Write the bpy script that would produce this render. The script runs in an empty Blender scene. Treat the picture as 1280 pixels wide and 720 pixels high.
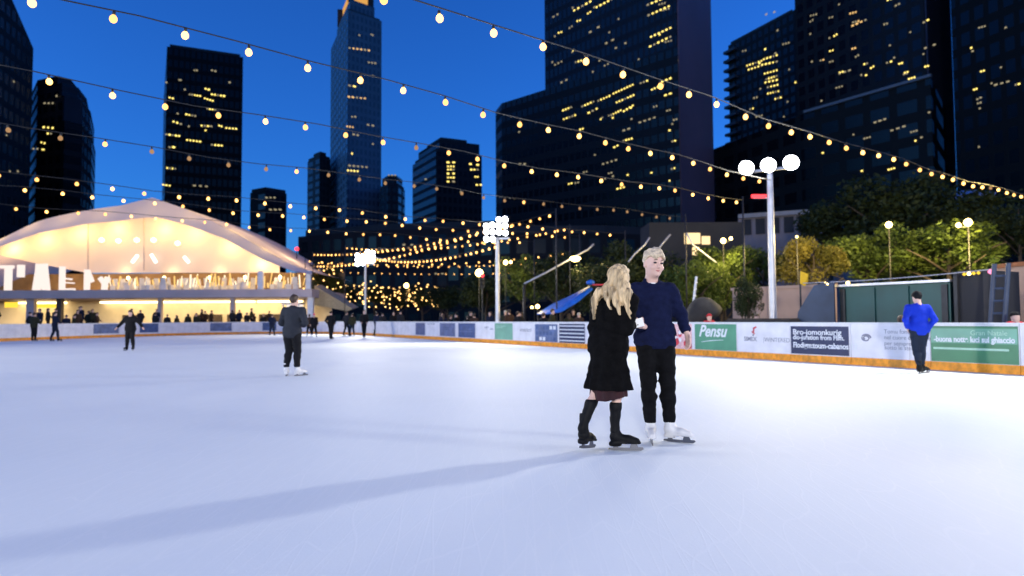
import bpy, math, random
import numpy as np
from mathutils import Vector, Matrix

random.seed(7)
scene = bpy.context.scene
COL = scene.collection
R = math.radians

# ------------------------------------------------------------------ camera
F = 850.0                     # focal length in photograph pixels (1280 wide)
CAM = Vector((0, 0, 1.2))
PITCH = math.atan(38.5 / F)
ROLL = R(-0.33)
fw = Vector((0, math.cos(PITCH), math.sin(PITCH)))
rt0 = Vector((1, 0, 0)); up0 = Vector((0, -math.sin(PITCH), math.cos(PITCH)))
rt = rt0 * math.cos(ROLL) + up0 * math.sin(ROLL)
up = up0 * math.cos(ROLL) - rt0 * math.sin(ROLL)
camd = bpy.data.cameras.new('camera'); cam = bpy.data.objects.new('camera', camd); COL.objects.link(cam)
M4 = Matrix((rt, up, -fw)).transposed().to_4x4(); M4.translation = CAM
cam.matrix_world = M4
camd.sensor_width = 36; camd.lens = F / 1280 * 36
camd.clip_start = 0.05; camd.clip_end = 6000
camd.dof.use_dof = True; camd.dof.focus_distance = 6.55; camd.dof.aperture_fstop = 1.25
scene.camera = cam

def ray(px, py):
    return (rt * ((px - 640) / F) - up * ((py - 360) / F) + fw)
def at(px, py, Y):
    d = ray(px, py); return CAM + d * (Y / d.y)
def ground(px, py, z=0.0):
    d = ray(px, py); return CAM + d * ((z - CAM.z) / d.z)
def proj(p):
    v = Vector(p) - CAM; z = v.dot(fw)
    if z < 0.01: return (1e6, 1e6)
    return (640 + F * v.dot(rt) / z, 360 - F * v.dot(up) / z)

# ------------------------------------------------------------------ materials
def newmat(name):
    m = bpy.data.materials.new(name); m.use_nodes = True
    nt = m.node_tree; nt.nodes.clear()
    o = nt.nodes.new('ShaderNodeOutputMaterial')
    return m, nt, o
def pmat(name, col, rough=0.6, var=0.18, scale=6.0, metal=0.0, spec=0.4, bump=0.0, bscale=40.0, stretch=None, trans=0.0):
    m, nt, o = newmat(name)
    b = nt.nodes.new('ShaderNodeBsdfPrincipled')
    b.inputs['Roughness'].default_value = rough; b.inputs['Metallic'].default_value = metal
    b.inputs['Specular IOR Level'].default_value = spec
    tc = nt.nodes.new('ShaderNodeTexCoord')
    src = tc.outputs['Object']
    if stretch:
        mp = nt.nodes.new('ShaderNodeMapping'); mp.inputs['Scale'].default_value = stretch
        nt.links.new(src, mp.inputs[0]); src = mp.outputs[0]
    n = nt.nodes.new('ShaderNodeTexNoise'); n.inputs['Scale'].default_value = scale; n.inputs['Detail'].default_value = 5
    nt.links.new(src, n.inputs['Vector'])
    r = nt.nodes.new('ShaderNodeMapRange'); r.inputs[1].default_value = .3; r.inputs[2].default_value = .7
    r.inputs[3].default_value = 1 - var; r.inputs[4].default_value = 1 + var
    nt.links.new(n.outputs[0], r.inputs[0])
    mx = nt.nodes.new('ShaderNodeVectorMath'); mx.operation = 'SCALE'
    mx.inputs[0].default_value = col[:3]; nt.links.new(r.outputs[0], mx.inputs['Scale'])
    nt.links.new(mx.outputs[0], b.inputs['Base Color'])
    if bump:
        n2 = nt.nodes.new('ShaderNodeTexNoise'); n2.inputs['Scale'].default_value = bscale; n2.inputs['Detail'].default_value = 4
        nt.links.new(src, n2.inputs['Vector'])
        bp = nt.nodes.new('ShaderNodeBump'); bp.inputs['Strength'].default_value = bump; bp.inputs['Distance'].default_value = .02
        nt.links.new(n2.outputs[0], bp.inputs['Height']); nt.links.new(bp.outputs[0], b.inputs['Normal'])
    last = b.outputs[0]
    if trans:
        t = nt.nodes.new('ShaderNodeBsdfTranslucent'); nt.links.new(mx.outputs[0], t.inputs[0])
        ms = nt.nodes.new('ShaderNodeMixShader'); ms.inputs[0].default_value = trans
        nt.links.new(last, ms.inputs[1]); nt.links.new(t.outputs[0], ms.inputs[2]); last = ms.outputs[0]
    nt.links.new(last, o.inputs[0])
    return m
def emat(name, col, strength, sampling='NONE'):
    m, nt, o = newmat(name)
    e = nt.nodes.new('ShaderNodeEmission'); e.inputs[0].default_value = (*col, 1); e.inputs[1].default_value = strength
    nt.links.new(e.outputs[0], o.inputs[0])
    m.cycles.emission_sampling = sampling
    return m
def facade(name, wall, glass, floor_h=3.6, bay=2.4, wfrac=.62, hfrac=.6, axis=(1, 0)):
    """dark window grid over a wall colour, laid out in metres on the building itself"""
    m, nt, o = newmat(name)
    b = nt.nodes.new('ShaderNodeBsdfPrincipled')
    tc = nt.nodes.new('ShaderNodeTexCoord'); sp = nt.nodes.new('ShaderNodeSeparateXYZ'); nt.links.new(tc.outputs['Object'], sp.inputs[0])
    def mth(op, a, bb):
        n = nt.nodes.new('ShaderNodeMath'); n.operation = op
        for i, v in enumerate((a, bb)):
            if isinstance(v, (int, float)): n.inputs[i].default_value = v
            else: nt.links.new(v, n.inputs[i])
        return n.outputs[0]
    u = mth('ADD', mth('MULTIPLY', sp.outputs[0], axis[0]), mth('MULTIPLY', sp.outputs[1], axis[1]))
    fu = mth('FRACT', mth('DIVIDE', mth('ADD', u, 5000), bay), 0); fz = mth('FRACT', mth('DIVIDE', sp.outputs[2], floor_h), 0)
    mask = mth('MULTIPLY', mth('LESS_THAN', fu, wfrac), mth('LESS_THAN', fz, hfrac))
    n = nt.nodes.new('ShaderNodeTexNoise'); n.inputs['Scale'].default_value = .15; nt.links.new(tc.outputs['Object'], n.inputs['Vector'])
    mixn = nt.nodes.new('ShaderNodeMixRGB'); mixn.inputs[1].default_value = (*[c * .7 for c in wall], 1); mixn.inputs[2].default_value = (*[c * 1.3 for c in wall], 1)
    nt.links.new(n.outputs[0], mixn.inputs[0])
    mix = nt.nodes.new('ShaderNodeMixRGB'); nt.links.new(mask, mix.inputs[0]); nt.links.new(mixn.outputs[0], mix.inputs[1]); mix.inputs[2].default_value = (*glass, 1)
    nt.links.new(mix.outputs[0], b.inputs['Base Color'])
    rr = nt.nodes.new('ShaderNodeMapRange'); nt.links.new(mask, rr.inputs[0]); rr.inputs[3].default_value = .8; rr.inputs[4].default_value = .25
    nt.links.new(rr.outputs[0], b.inputs['Roughness']); b.inputs['Specular IOR Level'].default_value = .25
    nt.links.new(b.outputs[0], o.inputs[0])
    return m

MT = dict(
    white_panel=pmat('white_panel', (.74, .72, .75), .45, .12, 2.2),
    cap=pmat('cap_white', (.7, .7, .72), .4, .06),
    kick=pmat('kick_yellow', (.85, .31, .015), .5, .32, 9),
    navy=pmat('navy_vinyl', (.016, .022, .075), .4, .15), blue=pmat('blue_vinyl', (.05, .09, .22), .4, .3, 4),
    steel_blue=pmat('steel_blue_vinyl', (.10, .14, .27), .4, .35, 3),
    green=pmat('green_vinyl', (.085, .27, .16), .4, .14, 2), palegreen=pmat('pale_green_vinyl', (.14, .32, .24), .4, .15, 2),
    darkgreen=pmat('dark_green_vinyl', (.045, .17, .085), .4, .2, 1.5),
    red=pmat('red_paint', (.55, .03, .05), .5, .2), pink=pmat('pink_print', (.75, .45, .45), .5, .3, 8),
    ink_white=pmat('white_ink', (.75, .76, .78), .5, .05), ink_grey=pmat('grey_ink', (.22, .22, .28), .5, .1),
    ink_pale=pmat('pale_green_ink', (.40, .60, .48), .5, .1),
    metal=pmat('galvanised_steel', (.5, .5, .54), .4, .12, 3, .6), darkmetal=pmat('dark_steel', (.03, .03, .035), .5, .2, 5, .3),
    black=pmat('black_rubber', (.012, .012, .014), .55, .2), blade=pmat('blade_steel', (.16, .16, .18), .3, .05, 5, .8),
    concrete=pmat('concrete', (.30, .27, .27), .85, .15, 1.2, bump=.3), pale_wall=pmat('pale_stucco_wall', (.50, .33, .25), .9, .14, .8),
    paving=pmat('plaza_paving', (.07, .07, .075), .8, .3, .6),
    skin=pmat('skin', (.62, .40, .33), .5, .06, 9, spec=.35), lips=pmat('lips', (.45, .16, .15), .45, .05),
    eye=pmat('eye_dark', (.03, .025, .03), .2, .05), teeth=pmat('teeth', (.75, .72, .68), .3, .03),
    coat=pmat('black_wool', (.0045, .0042, .0045), .95, .3, 14, spec=.06, bump=.4, bscale=60),
    skirt=pmat('burgundy_cloth', (.028, .005, .008), .85, .3, 10),
    sweater=pmat('navy_knit', (.007, .010, .036), .95, .2, 20, spec=.08, bump=.4, bscale=90),
    trouser=pmat('black_denim', (.005, .005, .006), .9, .3, 12, spec=.08, bump=.3),
    boot_white=pmat('white_leather', (.62, .61, .62), .4, .1, 12), boot_black=pmat('black_leather', (.006, .006, .007), .6, .2, 12, spec=.12),
    shirt=pmat('white_cotton', (.72, .72, .76), .8, .06),
    blond=pmat('blond_hair', (.50, .36, .20), .6, .72, 30, stretch=(1, 1, .10), bump=.8, bscale=50),
    blond2=pmat('pale_blond_hair', (.62, .49, .34), .6, .35, 34, stretch=(1, .35, 1), bump=1.0, bscale=60),
    brown=pmat('brown_hair', (.05, .03, .02), .6, .3, 20),
    phone=pmat('white_plastic', (.8, .8, .8), .3, .03),
    bark=pmat('bark', (.06, .045, .035), .9, .3, 4, stretch=(1, 1, .2)),
    membrane=pmat('tent_membrane', (.82, .71, .66), .6, .07, .25, trans=.45),
    membrane_edge=pmat('tent_membrane_edge', (.84, .73, .68), .6, .07, .25, trans=.22),
    slab=pmat('slab_fascia', (.52, .42, .42), .7, .10, .6),
    warmwall=pmat('warm_interior_wall', (.30, .19, .09), .8, .25, .7), creamwall=pmat('cream_interior_wall', (.72, .60, .42), .8, .15, .6),
    darkwood=pmat('dark_wood', (.06, .04, .03), .6, .3, 3), whitecloth=pmat('white_chair_cloth', (.8, .76, .7), .8, .06),
    container=pmat('green_steel', (.012, .065, .062), .45, .2, 1.5), tarp=pmat('blue_tarp', (.01, .11, .52), .5, .25, 4),
    greycloth=pmat('grey_canvas', (.022, .020, .020), .8, .25, 4), greysteel=pmat('grey_sheet', (.03, .045, .085), .5, .25, 2),
    yellow=pmat('yellow_cloth', (.85, .50, .02), .7, .15), tan=pmat('tan_panel', (.46, .36, .22), .7, .15),
    bulb=emat('bulb_glow', (1, .50, .13), 5.6), bulb2=emat('bulb_glow_soft', (1, .47, .12), 3.2), bulb3=emat('bulb_nearly_out', (1, .55, .25), .5), fairy=emat('fairy_glow', (1, .56, .17), 6),
    lens=emat('flood_lens', (.93, .95, 1.0), 28), win=emat('lit_window', (1, .76, .18), 2.1), win_dim=emat('dim_window', (.85, .72, .45), .5),
    win_warm=emat('orange_window', (1, .60, .22), 1.3), crown=emat('crown_light', (1, .5, .12), .8), street=emat('street_glow', (1, .72, .22), 14),
    redlamp=emat('red_signal', (1, .04, .05), 4), strip=emat('strip_light', (1, .80, .42), 5), letter=emat('letter_glow', (1, .86, .78), 1.1),
    tube=emat('tube_glow', (1, .95, .9), 2.5), shop=emat('lit_shopfront', (1, .72, .36), 1.6), yellowsign=emat('yellow_sign', (1, .66, .06), 1.3),
    fringe=emat('glint_glow', (1, .62, .20), 1.3), glint2=emat('glint_glow_pale', (1, .84, .58), 1.5),
    pinklamp=emat('pink_lamp', (1, .25, .45), 2.0),
)

# ------------------------------------------------------------------ objects
def tag(o, label=None, cat=None, group=None, kind=None):
    if label: o['label'] = label
    if cat: o['category'] = cat
    if group: o['group'] = group
    if kind: o['kind'] = kind
    return o
def empty(name, loc, rz=0, label=None, cat=None, group=None):
    o = bpy.data.objects.new(name, None); COL.objects.link(o); o.empty_display_size = .2
    o.location = loc; o.rotation_euler = (0, 0, rz)
    return tag(o, label, cat, group)
def link(name, me, parent=None, loc=None, rot=None):
    o = bpy.data.objects.new(name, me); COL.objects.link(o)
    if parent: o.parent = parent
    if loc is not None: o.location = loc
    if rot is not None: o.rotation_euler = rot
    return o
def copy_tree(o, parent=None):
    c = o.copy(); COL.objects.link(c)
    if parent: c.parent = parent
    for ch in list(o.children): copy_tree(ch, c)
    return c

class MB:
    def __init__(s): s.v = []; s.f = []
    def add(s, vs, fs):
        k = len(s.v); s.v += [tuple(x) for x in vs]; s.f += [tuple(i + k for i in f) for f in fs]; return s
    def box(s, c, size, rz=0, rx=0, ry=0):
        hx, hy, hz = [q / 2 for q in size]
        m = Matrix.Rotation(rz, 3, 'Z') @ Matrix.Rotation(ry, 3, 'Y') @ Matrix.Rotation(rx, 3, 'X')
        vs = [Vector(c) + m @ Vector((x, y, z)) for x in (-hx, hx) for y in (-hy, hy) for z in (-hz, hz)]
        return s.add(vs, [(0, 1, 3, 2), (4, 6, 7, 5), (0, 4, 5, 1), (2, 3, 7, 6), (0, 2, 6, 4), (1, 5, 7, 3)])
    def prism(s, pts, z0, z1):                       # footprint (x, y) counter-clockwise
        n = len(pts)
        vs = [(x, y, z0) for x, y in pts] + [(x, y, z1) for x, y in pts]
        return s.add(vs, [tuple(range(n - 1, -1, -1)), tuple(range(n, 2 * n))] + [(i, (i + 1) % n, n + (i + 1) % n, n + i) for i in range(n)])
    def sheet(s, pts, off):                          # polygon of 3D points given thickness along off
        n = len(pts); pts = [Vector(p) for p in pts]; off = Vector(off)
        vs = pts + [p + off for p in pts]
        return s.add(vs, [tuple(range(n)), tuple(range(2 * n - 1, n - 1, -1))] + [(i, n + i, n + (i + 1) % n, (i + 1) % n) for i in range(n)])
    def strip(s, A, B, off):                         # quads between two polylines, with thickness
        n = len(A); off = Vector(off)
        A = [Vector(p) for p in A]; B = [Vector(p) for p in B]
        if off.length == 0: return s.add(A + B, [(i, i + 1, n + i + 1, n + i) for i in range(n - 1)])     # a single sheet of cloth
        vs = A + B + [p + off for p in A] + [p + off for p in B]
        fs = []
        for i in range(n - 1):
            fs += [(i, i + 1, n + i + 1, n + i), (2 * n + i, 3 * n + i, 3 * n + i + 1, 2 * n + i + 1), (i, 2 * n + i, 2 * n + i + 1, i + 1), (n + i, n + i + 1, 3 * n + i + 1, 3 * n + i)]
        fs += [(0, n, 3 * n, 2 * n), (n - 1, 3 * n - 1, 4 * n - 1, 2 * n - 1)]
        return s.add(vs, fs)
    def tube(s, pts, r, n=8):
        pts = [Vector(p) for p in pts]; rs = r if isinstance(r, (list, tuple)) else [r] * len(pts)
        k = len(pts); vs = []
        for i, p in enumerate(pts):
            d = (pts[min(i + 1, k - 1)] - pts[max(i - 1, 0)]).normalized()
            a = d.cross(Vector((0, 0, 1)) if abs(d.z) < .9 else Vector((1, 0, 0))).normalized(); b = d.cross(a)
            vs += [p + (a * math.cos(2 * math.pi * j / n) + b * math.sin(2 * math.pi * j / n)) * rs[i] for j in range(n)]
        fs = [(i * n + j, i * n + (j + 1) % n, (i + 1) * n + (j + 1) % n, (i + 1) * n + j) for i in range(k - 1) for j in range(n)]
        fs += [tuple(range(n - 1, -1, -1)), tuple((k - 1) * n + j for j in range(n))]
        return s.add(vs, fs)
    def lathe(s, prof, n=12, c=(0, 0, 0)):
        vs = [(c[0] + r * math.cos(2 * math.pi * j / n), c[1] + r * math.sin(2 * math.pi * j / n), c[2] + z) for r, z in prof for j in range(n)]
        k = len(prof)
        fs = [(i * n + j, i * n + (j + 1) % n, (i + 1) * n + (j + 1) % n, (i + 1) * n + j) for i in range(k - 1) for j in range(n)]
        fs += [tuple(range(n - 1, -1, -1)), tuple((k - 1) * n + j for j in range(n))]
        return s.add(vs, fs)
    def mesh(s, name, mat, smooth=False):
        me = bpy.data.meshes.new(name); me.from_pydata(s.v, [], s.f)
        if mat: me.materials.append(mat)
        if smooth: me.polygons.foreach_set('use_smooth', [True] * len(me.polygons))
        me.update(); return me
    def build(s, name, mat, parent=None, smooth=False, loc=None):
        return link(name, s.mesh(name, mat, smooth), parent, loc)

def bevel(o, w=.01, seg=2):
    m = o.modifiers.new('b', 'BEVEL'); m.width = w; m.segments = seg; m.limit_method = 'ANGLE'; return o
# lamp powers (W) of the seven masts and the dusk sky
KW = (2600, 3100, 7000, 4600, 7200, 38000, 23000)
SUN_EL = 7; SUN_ROT = 250; SKY_STR = .12; SKY_TINT = (.36, 1.10, 2.4)
# ------------------------------------------------------------------ figures: signed distance fields -> one continuous mesh
def V3(p): return np.array(p, dtype=np.float32)
def smin(a, b, k):
    h = np.clip(.5 + .5 * (b - a) / k, 0, 1); return b + (a - b) * h - k * h * (1 - h)
def cap(P, a, b, ra, rb, sq=1.0):
    """tapered capsule; sq < 1 flattens it in depth (local y)"""
    a = V3(a); b = V3(b)
    if sq != 1.0:
        s = V3((1, 1 / sq, 1)); P = P * s; a = a * s; b = b * s
    ba = b - a; pa = P - a
    t = np.clip((pa @ ba) / max(float(ba @ ba), 1e-9), 0, 1)
    d = np.linalg.norm(pa - t[..., None] * ba, axis=-1) - (ra + (rb - ra) * t)
    return d * (sq if sq < 1 else 1)
def ell(P, c, r, M=None):
    q = P - V3(c)
    if M is not None: q = q @ M
    r = V3(r); k0 = np.linalg.norm(q / r, axis=-1); k1 = np.linalg.norm(q / (r * r), axis=-1)
    return k0 * (k0 - 1) / np.maximum(k1, 1e-6)
def surface(name, fn, lo, hi, h, mat, parent, loc=None, smooth_it=1):
    lo = V3(lo); hi = V3(hi)
    n = np.ceil((hi - lo) / h).astype(int) + 1
    ax = [lo[i] + h * np.arange(n[i], dtype=np.float32) for i in range(3)]
    P = np.stack(np.meshgrid(*ax, indexing='ij'), -1).astype(np.float32)
    f = fn(P).astype(np.float32)
    for a in range(3):
        sl = [slice(None)] * 3
        for e in (0, -1): sl[a] = e; f[tuple(sl)] = np.maximum(f[tuple(sl)], .3 * h)
    ins = f < 0
    c = np.zeros(tuple(n - 1), dtype=np.int8)
    for i in (0, 1):
        for j in (0, 1):
            for k in (0, 1): c += ins[i:n[0] - 1 + i, j:n[1] - 1 + j, k:n[2] - 1 + k]
    act = (c > 0) & (c < 8)
    idx = -np.ones(act.shape, dtype=np.int64); cells = np.argwhere(act); idx[act] = np.arange(len(cells))
    acc = np.zeros((len(cells), 3)); cnt = np.zeros(len(cells))
    for a in range(3):
        o1, o2 = [x for x in range(3) if x != a]
        for i in (0, 1):
            for j in (0, 1):
                s = np.zeros(3, dtype=int); s[o1] = i; s[o2] = j; e = s.copy(); e[a] = 1
                p0 = cells + s; p1 = cells + e
                v0 = f[tuple(p0.T)]; v1 = f[tuple(p1.T)]; m = (v0 < 0) != (v1 < 0)
                t = np.where(m, v0 / np.where(m, v0 - v1, 1), 0)
                acc[m] += (p0 + t[:, None] * (p1 - p0))[m]; cnt[m] += 1
    vs = acc / np.maximum(cnt, 1)[:, None] * h + lo
    quads = []
    for a in range(3):
        o1, o2 = [(a + 1) % 3, (a + 2) % 3]
        s0 = [slice(None)] * 3; s1 = [slice(None)] * 3; s0[a] = slice(0, -1); s1[a] = slice(1, None)
        d = ins[tuple(s0)] != ins[tuple(s1)]
        e = np.argwhere(d); e = e[(e[:, o1] > 0) & (e[:, o2] > 0) & (e[:, o1] < n[o1] - 1) & (e[:, o2] < n[o2] - 1)]
        if not len(e): continue
        def cell(u, w):
            q = e.copy(); q[:, o1] -= u; q[:, o2] -= w; return idx[tuple(q.T)]
        q = np.stack([cell(1, 1), cell(0, 1), cell(0, 0), cell(1, 0)], 1)
        fl = ~ins[tuple(e.T)]; q[fl] = q[fl][:, ::-1]; quads.append(q)
    Q = np.concatenate(quads); Q = Q[(Q >= 0).all(1)]
    for _ in range(smooth_it):
        s = np.zeros_like(vs); w = np.zeros(len(vs))
        for i in range(4):
            a_, b_ = Q[:, i], Q[:, (i + 1) % 4]
            np.add.at(s, a_, vs[b_]); np.add.at(w, a_, 1)
        vs = .5 * vs + .5 * s / np.maximum(w, 1)[:, None]
    me = bpy.data.meshes.new(name); me.from_pydata(vs.tolist(), [], Q.tolist())
    me.materials.append(mat); me.polygons.foreach_set('use_smooth', [True] * len(me.polygons)); me.update()
    return link(name, me, parent, loc)

def wrinkle(P, amp, s=1.0, ph=0.0):
    x, y, z = P[..., 0] * s, P[..., 1] * s, P[..., 2] * s
    return amp * (np.sin(23 * x + 5 * np.sin(17 * z + ph) + ph) * np.sin(29 * z + 3 * np.sin(19 * y + ph)) + .6 * np.sin(41 * z + 13 * y + 7 * x + ph))

def rot_yaw_pitch(yaw, pitch, roll=0.0):
    m = Matrix.Rotation(yaw, 3, 'Z') @ Matrix.Rotation(roll, 3, 'Y') @ Matrix.Rotation(pitch, 3, 'X'); return np.array(m, dtype=np.float32)

def torso_f(P, J, g=0.0, female=False):
    pe, ch, nk = V3(J['pelvis']), V3(J['chest']), V3(J['neck'])
    wa = pe * .5 + ch * .5
    hw, ww, cw = (.155, .118, .135) if female else (.148, .135, .158)
    f = cap(P, pe + V3((-.05, 0, 0)), pe + V3((.05, 0, 0)), hw - .035 + g, hw - .035 + g, .78)
    f = smin(f, cap(P, pe, wa, hw + g, ww + g, .68), .06)
    f = smin(f, cap(P, wa, ch, ww + g, cw + g, .66), .06)
    a, b = V3(J['shA']), V3(J['shB'])
    f = smin(f, cap(P, a * .85 + ch * .15, b * .85 + ch * .15, .066 + g, .066 + g, .9), .07)
    f = smin(f, cap(P, ch, nk, .085 + g, .052 + g * .6), .06)
    return f
def arm_f(P, J, s, g=0.0, fem=False):
    k = .88 if fem else 1.0
    sh, el, wr = V3(J['sh' + s]), V3(J['el' + s]), V3(J['wr' + s])
    f = cap(P, sh, el, .056 * k + g, .043 * k + g)
    return smin(f, cap(P, el, wr, .043 * k + g, .029 * k + g), .02)
def leg_f(P, J, s, g=0.0, fem=False):
    k = .86 if fem else 1.0
    hp, kn, an = V3(J['hip' + s]), V3(J['kn' + s]), V3(J['an' + s])
    f = cap(P, hp, kn, .088 * k + g, .057 * k + g)
    cal = kn * .68 + an * .32 + V3((0, .012, 0))
    f = smin(f, smin(cap(P, kn, cal, .053 * k + g, .056 * k + g), cap(P, cal, an, .056 * k + g, .040 * k + g), .02), .02)
    return f
def hand_f(P, wr, d, n, thumb, k=1.0, curl=.5, dirs=None):
    """palm, four fingers bent towards n, thumb leaving the side of the palm"""
    wr = V3(wr); d = V3(d); d = d / np.linalg.norm(d); n = V3(n); n = n - d * (n @ d); n /= np.linalg.norm(n); s = np.cross(d, n) * thumb
    M = np.stack([s, d, n], 1).astype(np.float32)
    f = ell(P, wr + d * .048 * k, (.040 * k, .056 * k, .017 * k), M)
    f = smin(f, cap(P, wr - d * .02, wr + d * .03 * k, .026 * k, .022 * k), .015)
    for i, L in enumerate((.040, .046, .043, .033)):
        b = wr + d * .088 * k + s * (.029 - .0195 * i) * k; spread = s * (.10 - .07 * i)
        d1 = d * math.cos(curl * .7) + n * math.sin(curl * .7) + spread; d2 = d * math.cos(curl * 1.7) + n * math.sin(curl * 1.7) + spread
        m = b + d1 * L * k; e = m + d2 * L * .85 * k
        f = smin(f, smin(cap(P, b - d * .02, m, .0100 * k, .0092 * k), cap(P, m, e, .0092 * k, .0078 * k), .004), .005)
    b = wr + d * .022 * k + s * .030 * k; m = b + (s * .75 + d * .65 + n * .35) * .040 * k; e = m + (d * .9 + s * .15 + n * .45) * .030 * k
    return smin(f, smin(cap(P, b, m, .0125 * k, .0105 * k), cap(P, m, e, .0105 * k, .0085 * k), .004), .008)
def head_f(P, J, face=True):
    M = rot_yaw_pitch(*J['turn']); c = V3(J['head']); hs = J.get('hs', 1.0); q = ((P - c) @ M) / hs     # head frame: face looks along -y
    f = ell(q, (0, .012, .025), (.076, .096, .098))
    f = smin(f, ell(q, (0, -.022, -.055), (.054, .066, .066)), .045)
    f = smin(f, cap(q, (0, .02, -.06), (0, .035, -.16), .052, .054), .03)
    if face:
        for sx in (-1, 1):
            f = -smin(-f, ell(q, (sx * .032, -.098, .012), (.021, .017, .013)), .012)     # eye sockets
            f = smin(f, ell(q, (sx * .079, .018, -.005), (.010, .021, .033)), .008)       # ears
            f = smin(f, ell(q, (sx * .040, -.066, -.028), (.022, .020, .020)), .02)       # cheeks
        f = smin(f, smin(cap(q, (0, -.083, .012), (0, -.105, -.022), .008, .012), ell(q, (0, -.098, -.026), (.017, .012, .009)), .008), .01)
        f = smin(f, ell(q, (0, -.078, -.088), (.020, .016, .014)), .018)                  # chin
    return f * hs

def skate(parent, ankle, heading, pitch, mboot, h=.012, tall=.16, label=None, mblade=None):
    """boot with heel and sole, and a steel blade under it; local forward is -y, origin on the ice below the ankle"""
    def bf(P):
        sl = .84 if tall > .18 else 1.0
        f = cap(P, (0, .035, .13), (0, .045, .17 + tall * .7), .047 * sl, .053 * sl)
        f = smin(f, smin(cap(P, (0, .045, .115), (0, -.08, .098), .046 * sl, .040), cap(P, (0, -.08, .098), (0, -.155, .088), .040, .030), .02), .05)
        f = np.maximum(f, .066 - P[..., 2]); f = np.maximum(f, P[..., 2] - (.17 + tall * .7))
        sole = np.maximum(np.maximum(cap(P, (0, .05, .07), (0, -.155, .07), .046, .040, 1.0), .064 - P[..., 2]), P[..., 2] - .082)
        heel = np.maximum(np.maximum(cap(P, (0, .06, .06), (0, .02, .06), .040, .038), .038 - P[..., 2]), P[..., 2] - .07)
        return np.minimum(f + wrinkle(P, .0015), np.minimum(sole, heel))
    o = surface('skate', bf, (-.075, -.21, .02), (.075, .12, .2 + tall * .75), h, mboot, parent)
    o.location = (ankle[0], ankle[1], ankle[2] if len(ankle) > 2 else 0)
    o.rotation_euler = (pitch, 0, heading)
    b = MB()
    prof = [(.105, .006), (.10, .022), (.06, .026), (.055, .045), (.02, .045), (.01, .027), (-.09, .027), (-.10, .066), (-.15, .066), (-.165, .034), (-.205, .034), (-.215, .020), (-.19, .004), (-.05, 0), (.05, 0)]
    n = len(prof)
    b.add([(sx * .0025, y, z) for sx in (-1, 1) for y, z in prof], [tuple(range(n)), tuple(range(2 * n - 1, n - 1, -1))] + [(i, n + i, n + (i + 1) % n, (i + 1) % n) for i in range(n)])
    b.build('blade', mblade or MT['blade'], o)
    return o

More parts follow.
